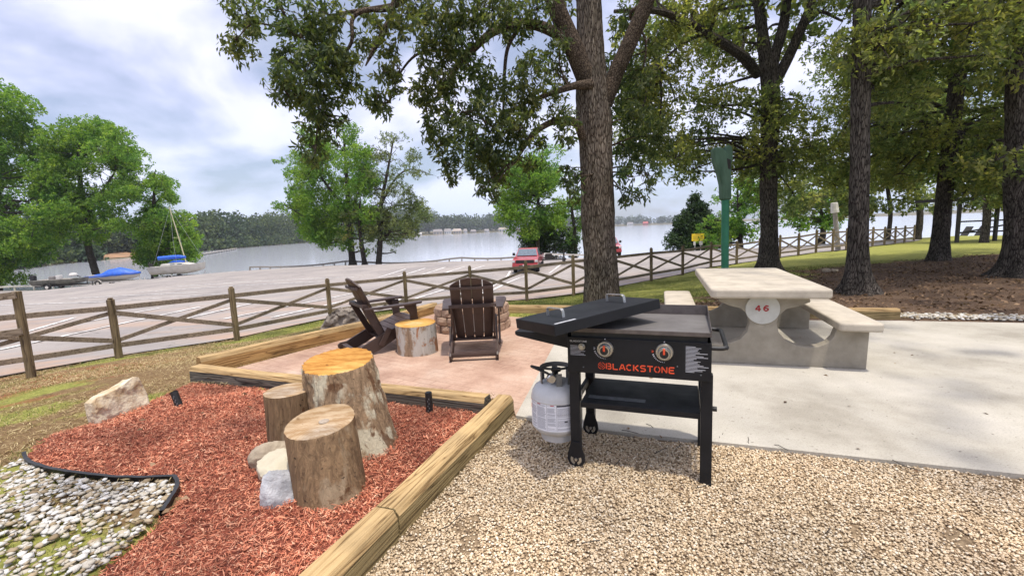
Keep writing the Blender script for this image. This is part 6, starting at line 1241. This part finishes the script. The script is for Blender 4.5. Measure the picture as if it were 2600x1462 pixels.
# ------------------------------------------------------------------ green wrapped post
gb = at(1841, 720, 11); gb[2] = H(gb[0], gb[1]); gp = empty('green_post', gb, 'tall green post with a faded green cover wrapped over its forked top', 'post')
hh = 3.154-gb[2]
def gl(px, py, r): p = at(px, py, 11)-gb; return (p[0], p[1], p[2], r)
q = spline([(0, 0, 0, .085), gl(1841, 600, .085), gl(1842, 508, .088)], 6); mb = MB(); mb.tube([p[:3] for p in q], [p[3] for p in q], 14); mb.build('pole', MT['green'], gp, smooth=True)
GP = [(1807, 381), (1814, 375), (1831, 377), (1838, 386), (1840, 373), (1848, 369), (1855, 375), (1857, 402), (1853, 418), (1852, 440), (1853, 508), (1830, 508), (1828, 470), (1821, 440), (1811, 412)]
GQ = [gl(x, y, 0) for x, y in GP]
mb = MB(); mb.prism([(q_[0], q_[2]) for q_ in GQ], lambda u, w, tt: (u, tt, w), -.11, .11); mb.build('wrapped_cover', MT['greencloth'], gp, bevel=.045, seg=3)
mb = MB(); mb.prism([(q_[0], q_[2]) for q_ in [gl(1840, 404, 0), gl(1850, 408, 0), gl(1849, 432, 0), gl(1843, 430, 0)]], lambda u, w, tt: (u, tt, w), -.118, -.105); mb.build('recess_shade', MT['dark'], gp)  # dark plate standing in for the shade inside the cover's recess

# ------------------------------------------------------------------ signs, pole, deck chairs on the right
sb = at(1771, 636, 44.5); sb[2] = H(sb[0], sb[1]); sg = empty('notice_board', sb, 'yellow notice board on two posts in front of the dark cedar', 'sign')
kz = 44.5/1160
for x in (-.26, .30): MB().box(x-.04, x+.04, -.04, .04, -.2, 40*kz*.9).build('post', MT['galv'], sg)
zt = (636-613)*kz+.12
MB().box(-.60, .60, -.075, -.045, zt, zt+18*kz).build('board', MT['yellow'], sg)
mb = MB().box(-.25, .28, -.08, -.076, zt+.60, zt+.64)
for k in range(4): mb.box(-.45, .48-.1*(k % 2), -.08, -.076, zt+.44-.1*k, zt+.46-.1*k)
mb.build('board_text', MT['inkd'], sg)
for x, w in ((-.33, .22), (.30, .34)): MB().box(x-w/2, x+w/2, -.075, -.05, zt-.40, zt-.05).build('small_plate', MT['housew'], sg)
ub = ground(2128, 636); up_ = empty('utility_pole', ub, 'pale leaning utility pole behind the white railed fence', 'pole')
D_u = ub[1]; e = at(2120, 540, D_u)-ub; e2 = at(2118, 515, D_u)-ub
mb = MB(); mb.tube([(0, 0, 0), tuple(e)], [.13, .11], 10); mb.build('pole', MT['rail'], up_, smooth=True)
MB().tube([tuple(e), tuple(e2)], [.2, .16], 10).build('meter_box', MT['whiterail'], up_)
dk = at(2470, 605, 44); dz_ = dk[2]-.1
dkE = empty('lake_dock', (dk[0], dk[1], dz_), 'white dock with thin rails under the two deck chairs', 'dock'); MB().box(-3.6, 1.6, -1.2, 1.2, -.25, 0).build('deck', MT['housew'], dkE)
for k in range(6): MB().box(-3.5+k*1.0, -3.4+k*1.0, -1.1, -1.0, -4, .05).build('pile', MT['dark'], dkE)
MB().box(-3.6, -3.55, -1.2, -1.15, 0, .5).build('post', MT['dark'], dkE)
def deckchair(name, label, x):
    t = empty(name, (dk[0]+x, dk[1], dz_), label, 'deck chair', 'deck chairs on the dock')
    MB().prism([(-.9, .30), (.15, .30), (.75, 1.25), (.82, 1.22), (.22, .24), (-.9, .24)], lambda u, w, tt: (u, tt, w), -.33, .33).build('sling', MT['dark'], t)
    for y in (-.3, .3):
        for u in (-.75, .3): MB().box(u-.03, u+.03, y-.03, y+.03, 0, .26).build('leg', MT['galv'], t)
deckchair('deck_chair', 'left one of two empty reclining deck chairs on the dock', -1.15); deckchair('deck_chair', 'right one of two empty reclining deck chairs on the dock', .25)
# screened shed among the trees
sh = ground(2525, 612); shd = empty('shelter', sh, 'dark open shelter with a low rail and flat roof, behind the trunks at the right', 'shelter'); ks = sh[1]/1160
for x in (-2.1, 0.0, 2.1): MB().box(x-.07, x+.07, -.07, .07, 0, 2.3).build('post', MT['dark'], shd)
MB().box(-2.3, 2.3, -.1, 2.6, 2.3, 2.45).build('roof', MT['dark'], shd)
for z in (.5, 1.1): MB().box(-2.1, 2.1, -.03, .03, z, z+.08).build('rail', MT['dark'], shd)
MB().bar((-2.1, 0, .5), (2.1, 0, 1.1), .04, .08).build('brace', MT['dark'], shd)
# ------------------------------------------------------------------ vehicles
def pickup(label, loc_, rz=0.):
    t = empty('pickup_truck', loc_, label, 'pickup', 'red vehicles on the parking lot', rz); c = MT['carred']     # faces -y (towards the camera)
    mb = MB(); W = .98
    hood = [(-2.75, .62), (-2.78, 1.0), (-2.70, 1.10), (-1.55, 1.24), (-1.45, 1.24), (.55, 1.24), (2.75, 1.22), (2.78, .62)]
    mb.prism(hood, lambda u, w, tt: (tt, u, w), -W, W)
    mb.build('body', c, t, bevel=.05, seg=3)
    cab = MB(); cab.add([(-.93, -1.40, 1.24), (.93, -1.40, 1.24), (.93, .55, 1.24), (-.93, .55, 1.24), (-.72, -.72, 1.84), (.72, -.72, 1.84), (.72, .30, 1.86), (-.72, .30, 1.86)], [(0, 1, 5, 4), (1, 2, 6, 5), (2, 3, 7, 6), (3, 0, 4, 7), (4, 5, 6, 7), (0, 3, 2, 1)]); cab.build('cab', c, t, bevel=.05, seg=3)
    ws = MB(); ws.add([(-.82, -1.385, 1.29), (.82, -1.385, 1.29), (.68, -.80, 1.78), (-.68, -.80, 1.78)], [(0, 1, 2, 3)]); ws.xf(Matrix.Translation((0, -.03, .015))); ws.build('windscreen', MT['glass'], t)
    for s in (-1, 1):
        sw = MB(); sw.add([(s*.935, -1.1, 1.30), (s*.935, .42, 1.30), (s*.76, .22, 1.76), (s*.76, -.66, 1.76)], [(0, 1, 2, 3)]); sw.build('side_window', MT['glass'], t)
        m = MB().box(s*1.0-.0, s*1.2, -1.05, -.93, 1.30, 1.52); m.bar((s*.93, -1.0, 1.34), (s*1.05, -1.0, 1.36), .04, .04); m.build('mirror', MT['blackp'], t, bevel=.02)
        MB().box(s*.88-.13, s*.88+.10, -2.80, -2.74, .86, 1.04).build('headlight', MT['lamp'], t, bevel=.02)
        MB().box(s*.78-.10, s*.78+.10, -2.85, -2.82, .58, .68).build('fog_lamp', MT['lamp'], t)
        for y in (-1.85, 1.75):
            w = MB(); w.lathe([(.0001, -.13), (.30, -.13), (.37, -.10), (.38, 0), (.37, .10), (.30, .13), (.0001, .13)], 28, (s*.88, y, .38), axis='x'); wo = w.build('wheel', MT['tyre'], t, smooth=True)
            MB().lathe([(.0001, .0), (.19, .0), (.21, -.02 if s < 0 else .02)], 20, (s*(.88+.14), y, .38), axis='x').build('rim', MT['chrome'], wo, smooth=True)
            MB().lathe([(.42, -.12), (.46, -.12), (.46, .13), (.42, .13)], 16, (s*.87, y, .42), a0=0, a1=math.pi, axis='x').build('wheel_arch', MT['blackp'], t)
    MB().box(-.70, .70, -2.80, -2.775, .80, 1.05).build('grille', MT['blackp'], t, bevel=.02)
    MB().box(-.98, .98, -2.90, -2.72, .50, .76).build('bumper', c, t, bevel=.04); MB().box(-.45, .45, -2.92, -2.90, .52, .66).build('bumper_grille', MT['blackp'], t)
    MB().box(-.16, .16, -2.93, -2.922, .60, .70).build('number_plate', MT['housew'], t)
    MB().box(-.9, .9, -2.5, 2.5, .30, .50).build('underbody', MT['blackp'], t)
    t.scale = (.9, .9, .9); return t
pk = at(1349, 703, 31); pk[2] = H(pk[0], pk[1])+.03
trk = pickup('red pickup seen head on, left of the big oak trunk on the parking lot', (pk[0], pk[1]+2.8, pk[2]), math.radians(-9))
p2 = at(1548, 680, 38); p2[2] = H(p2[0], p2[1])+.03
t2 = copy_tree(trk); t2.location = (p2[0]+.45, p2[1]+2.8, p2[2]); t2.rotation_euler = (0, 0, math.radians(-6)); tag(t2, 'red pickup mostly hidden behind the big oak trunk, only its right mirror side showing')
# small trailer beside the pickup
tr = at(1402, 682, 35); tr[2] = H(tr[0], tr[1])+.03; tl = empty('utility_trailer', tr, 'small dark boat trailer standing right of the red pickup', 'trailer')
mb = MB(); mb.bar((-1, -.5, .5), (-1, 1.6, .5), .08, .1); mb.bar((1, -.5, .5), (1, 1.6, .5), .08, .1); mb.bar((-1, -.5, .5), (1, -.5, .5), .08, .1); mb.bar((-1, 1.6, .5), (1, 1.6, .5), .08, .1); mb.bar((-.7, .4, .5), (-.7, .4, 1.0), .07, .07); mb.bar((.9, -.4, .5), (.9, -.4, 1.15), .06, .06); mb.bar((1.0, 1.0, .5), (1.0, 1.0, 1.15), .06, .06); mb.bar((-.2, .4, .5), (-.2, .4, .9), .5, .1); mb.build('frame', MT['dark'], tl)
for s in (-1, 1): MB().lathe([(.0001, -.1), (.28, -.1), (.3, 0), (.28, .1), (.0001, .1)], 20, (s*.95, .3, .3), axis='x').build('wheel', MT['tyre'], tl, smooth=True)
# ------------------------------------------------------------------ boats
def hull(L, W, Hh, n=18, flat=.0, sheer=.25, stern=.85, deck=True, keel=.0):
    """bow at +x; keel line z=0"""
    vs, fs = [], []; m = 9
    for i in range(n+1):
        t = i/n; x = -L/2+L*t; w = W/2*(stern+(1-stern)*min(1, t*2.2))*(1-max(0, (t-.45)/.55)**2.2)+.02; z0 = Hh*.55*max(0, (t-.55)/.45)**2.2; z1 = Hh+sheer*max(0, t-.3)**2*2
        for j in range(m):
            u = -1+2*j/(m-1); yy = w*math.copysign(abs(u)**.65, u) if u else 0; f = abs(u)**2.2; vs.append((x+.25*f*max(0, t-.5), yy, z0+(z1-z0)*f))
    for i in range(n):
        for j in range(m-1): fs.append((i*m+j, i*m+j+1, (i+1)*m+j+1, (i+1)*m+j))
    fs.append(tuple(range(m)));
    if deck:
        for i in range(n): fs.append((i*m, (i+1)*m, (i+1)*m+m-1, i*m+m-1))
    mb = MB(); mb.add(vs, fs); return mb
def trailer(label, loc_, rz, L=5.5, W=1.5, wheels=(-.3,), hz=.62, mat='galv'):
    t = empty('boat_trailer', loc_, label, 'trailer', 'boat trailers parked in a row by the water', rz); mb = MB()
    for s in (-1, 1): mb.bar((-L*.42, s*W*.42, .45), (L*.25, s*W*.42, .45), .08, .12); mb.bar((L*.25, s*W*.42, .45), (L*.52, 0, .45), .08, .12)
    for x in (-.38, -.1, .2): mb.bar((L*x, -W*.42, .45), (L*x, W*.42, .45), .08, .08)
    mb.bar((L*.5, 0, .45), (L*.64, 0, .45), .1, .1); mb.bar((L*.60, 0, 0), (L*.60, 0, .75), .06, .06); mb.bar((L*.5, 0, .45), (L*.5, 0, 1.05), .07, .07); mb.build('frame', MT[mat], t)
    for s in (-1, 1):
        for wx in wheels:
            x = L*wx; w = MB().lathe([(.0001, -.1), (.28, -.1), (.33, -.06), (.33, .06), (.28, .1), (.0001, .1)], 24, (x, s*W*.56, .33), axis='y').build('wheel', MT['tyre'], t, smooth=True)
            MB().lathe([(.0001, -.11), (.17, -.105)], 16, (x, s*W*.56, .33), axis='y').build('rim', MT['whiterail'], w)
            MB().lathe([(.38, -.12), (.40, -.12), (.40, .12), (.38, .12)], 12, (x, s*W*.56, .35), a0=.2, a1=math.pi-.2, axis='y').build('mudguard', MT[mat], t)
    return t
def boatpos(px, py, Y): p = at(px, py, Y); p[2] = H(p[0], p[1])+.04; return p
# sailboat
p = boatpos(458, 712, 60); rz = math.radians(6); trailer('trailer under the white sailboat', p, rz, 6.3, 2.0, (-.10,), mat='galv')
sb_ = empty('sailboat', (p[0], p[1], p[2]+.75), 'white sailboat with bare mast and blue sail cover, parked on a trailer', 'boat', 'boats parked in a row by the water', rz)
hl = hull(6.5, 2.3, 1.05, sheer=.35); hl.build('hull', MT['hullw'], sb_, smooth=True); MB().prism([(-1.9, 1.05), (-1.7, 1.38), (.7, 1.50), (1.7, 1.28), (2.1, 1.15)], lambda u, w, tt: (u, tt, w), -.7, .7).build('cabin', MT['hullw'], sb_, bevel=.08, seg=3)
for x in (-.6, .3): MB().box(x, x+.55, -.715, -.70, 1.25, 1.36).build('window', MT['glass'], sb_)
MB().tube([(1.0, 0, 1.4), (-.15, 0, 8.6)], [.07, .05], 10).build('mast', MT['mast'], sb_, smooth=True)
MB().bar((.2, -.75, 4.7), (.2, .75, 4.7), .05, .05).build('spreader', MT['mast'], sb_)
q = spline([(1.0, 0, 2.15, .16), (.0, 0, 2.2, .26), (-1.2, 0, 2.15, .28), (-2.3, 0, 2.1, .26)], 6); mb = MB(); mb.tube([a[:3] for a in q], [a[3] for a in q], 12); mb.build('sail_cover', MT['tarp'], sb_, smooth=True)
MB().prism([(-.9, 1.5), (-.2, 1.78), (.9, 1.6), (.9, 1.5)], lambda u, w, tt: (u, tt, w), -.6, .6).build('hatch_cover', MT['tarp'], sb_, bevel=.03)
mb = MB()
for a, b in (((-.12, 0, 8.5), (3.3, 0, 1.5)), ((-.12, 0, 8.5), (-3.0, 0, 1.2)), ((.2, -.75, 4.7), (.4, -1.0, 1.2)), ((.2, .75, 4.7), (.4, 1.0, 1.2)), ((-.10, 0, 8.2), (.2, -.75, 4.7)), ((-.10, 0, 8.2), (.2, .75, 4.7))): mb.tube([a, b], .012, 4)
mb.build('rigging', MT['galv'], sb_)
mb = MB()
for x in (-3.0, -2.4, -1.8): mb.tube([(x, -.9, 1.0), (x, -.9, 1.75)], .025, 5); mb.tube([(x, .9, 1.0), (x, .9, 1.75)], .025, 5)
mb.tube([(-1.8, -.9, 1.75), (-3.0, -.9, 1.75), (-3.0, .9, 1.75), (-1.8, .9, 1.75)], .025, 5); mb.box(-3.5, -3.2, -.2, .2, .6, 1.5); mb.build('stern_rail', MT['dark'], sb_)
# blue covered boat
p = boatpos(296, 726, 56); rz = math.radians(5); trailer('trailer under the boat with the bright blue cover', p, rz, 5.6, 1.9, (-.22,), mat='whiterail')
cb_ = empty('motorboat', (p[0], p[1], p[2]+.55), 'motorboat hidden under a bright blue tarpaulin cover', 'boat', 'boats parked in a row by the water', rz)
hull(5.6, 2.1, .75, sheer=.2).build('hull', MT['hullw'], cb_, smooth=True)
vs, fs = [], []; n, m_ = 20, 9; prof_h = lambda t: np.interp(t, [0, .1, .3, .42, .6, .7, .85, 1], [.62, .72, .95, 1.35, 1.55, 1.45, 1.15, .95])
for i in range(n+1):
    t = i/n; x = -3.0+6.0*t; w = 1.12*(.85+.15*min(1, t*2.2))*(1-max(0, (t-.45)/.55)**2.2)+.06
    for j in range(m_): u = -1+2*j/(m_-1); zr = .70+.25*max(0, t-.4); z = zr-.14+(prof_h(t)-zr+.14)*(1-abs(u)**2.6)+.02*math.sin(i*1.3+j); vs.append((x, w*u, z))
for i in range(n):
    for j in range(m_-1): fs.append((i*m_+j, i*m_+j+1, (i+1)*m_+j+1, (i+1)*m_+j))
mb = MB(); mb.add(vs, fs); o = mb.build('tarpaulin', MT['tarp'], cb_, smooth=True); sm = o.modifiers.new('thick', 'SOLIDIFY'); sm.thickness = .03
# bass boat
p = boatpos(160, 738, 52); rz = math.radians(8); trailer('trailer under the low dark fishing boat', p, rz, 5.2, 1.7, (-.15,), mat='dark')
bb = empty('fishing_boat', (p[0], p[1], p[2]+.5), 'low dark camouflage fishing boat with outboard motor, leftmost of the parked boats', 'boat', 'boats parked in a row by the water', rz)
hull(5.4, 1.9, .6, sheer=.15).build('hull', MT['hullg'], bb, smooth=True)
MB().box(-2.0, 1.6, -.75, .75, .60, .66).build('deck', MT['rail'], bb); MB().box(-.9, -.4, -.5, .0, .66, 1.0).build('seat', MT['roofg'], bb, bevel=.05)
MB().box(-.1, .3, -.6, -.1, .66, 1.1).build('console', MT['housew'], bb, bevel=.05); MB().prism([(-2.9, .2), (-2.6, .2), (-2.5, 1.1), (-2.75, 1.25), (-3.05, 1.1)], lambda u, w, tt: (u, tt, w), -.2, .2).build('outboard_motor', MT['blackp'], bb, bevel=.05)
mb = MB(); mb.tube([(2.0, 0, .8), (1.4, .1, 1.0), (.9, .1, 1.15)], .05, 6); mb.build('trolling_motor', MT['blackp'], bb, smooth=True); MB().lathe([(.0001, .9), (.36, .9), (.4, 1.05), (.3, 1.25), (.0001, 1.3)], 16, (1.3, 0, 0)).build('covered_seat', MT['housew'], bb, smooth=True)
print('faces', sum(len(o.data.polygons) for o in bpy.data.objects if o.type == 'MESH'))

# ------------------------------------------------------------------ haze over the lake
hz_m = bpy.data.materials.new('air_haze'); hz_m.use_nodes = True; hn = hz_m.node_tree.nodes; hn.clear()
ho = hn.new('ShaderNodeOutputMaterial'); hv = hn.new('ShaderNodeVolumePrincipled'); hv.inputs['Color'].default_value = (.86, .91, 1, 1); hv.inputs['Density'].default_value = 0.0002; hv.inputs['Anisotropy'].default_value = 0.2
hz_m.node_tree.links.new(hv.outputs[0], ho.inputs['Volume'])
hb = MB().box(-1500, 1500, -60, 2200, -7, 75).build('haze', hz_m); tag(hb, kind='stuff')
scene.cycles.volume_bounces = 0
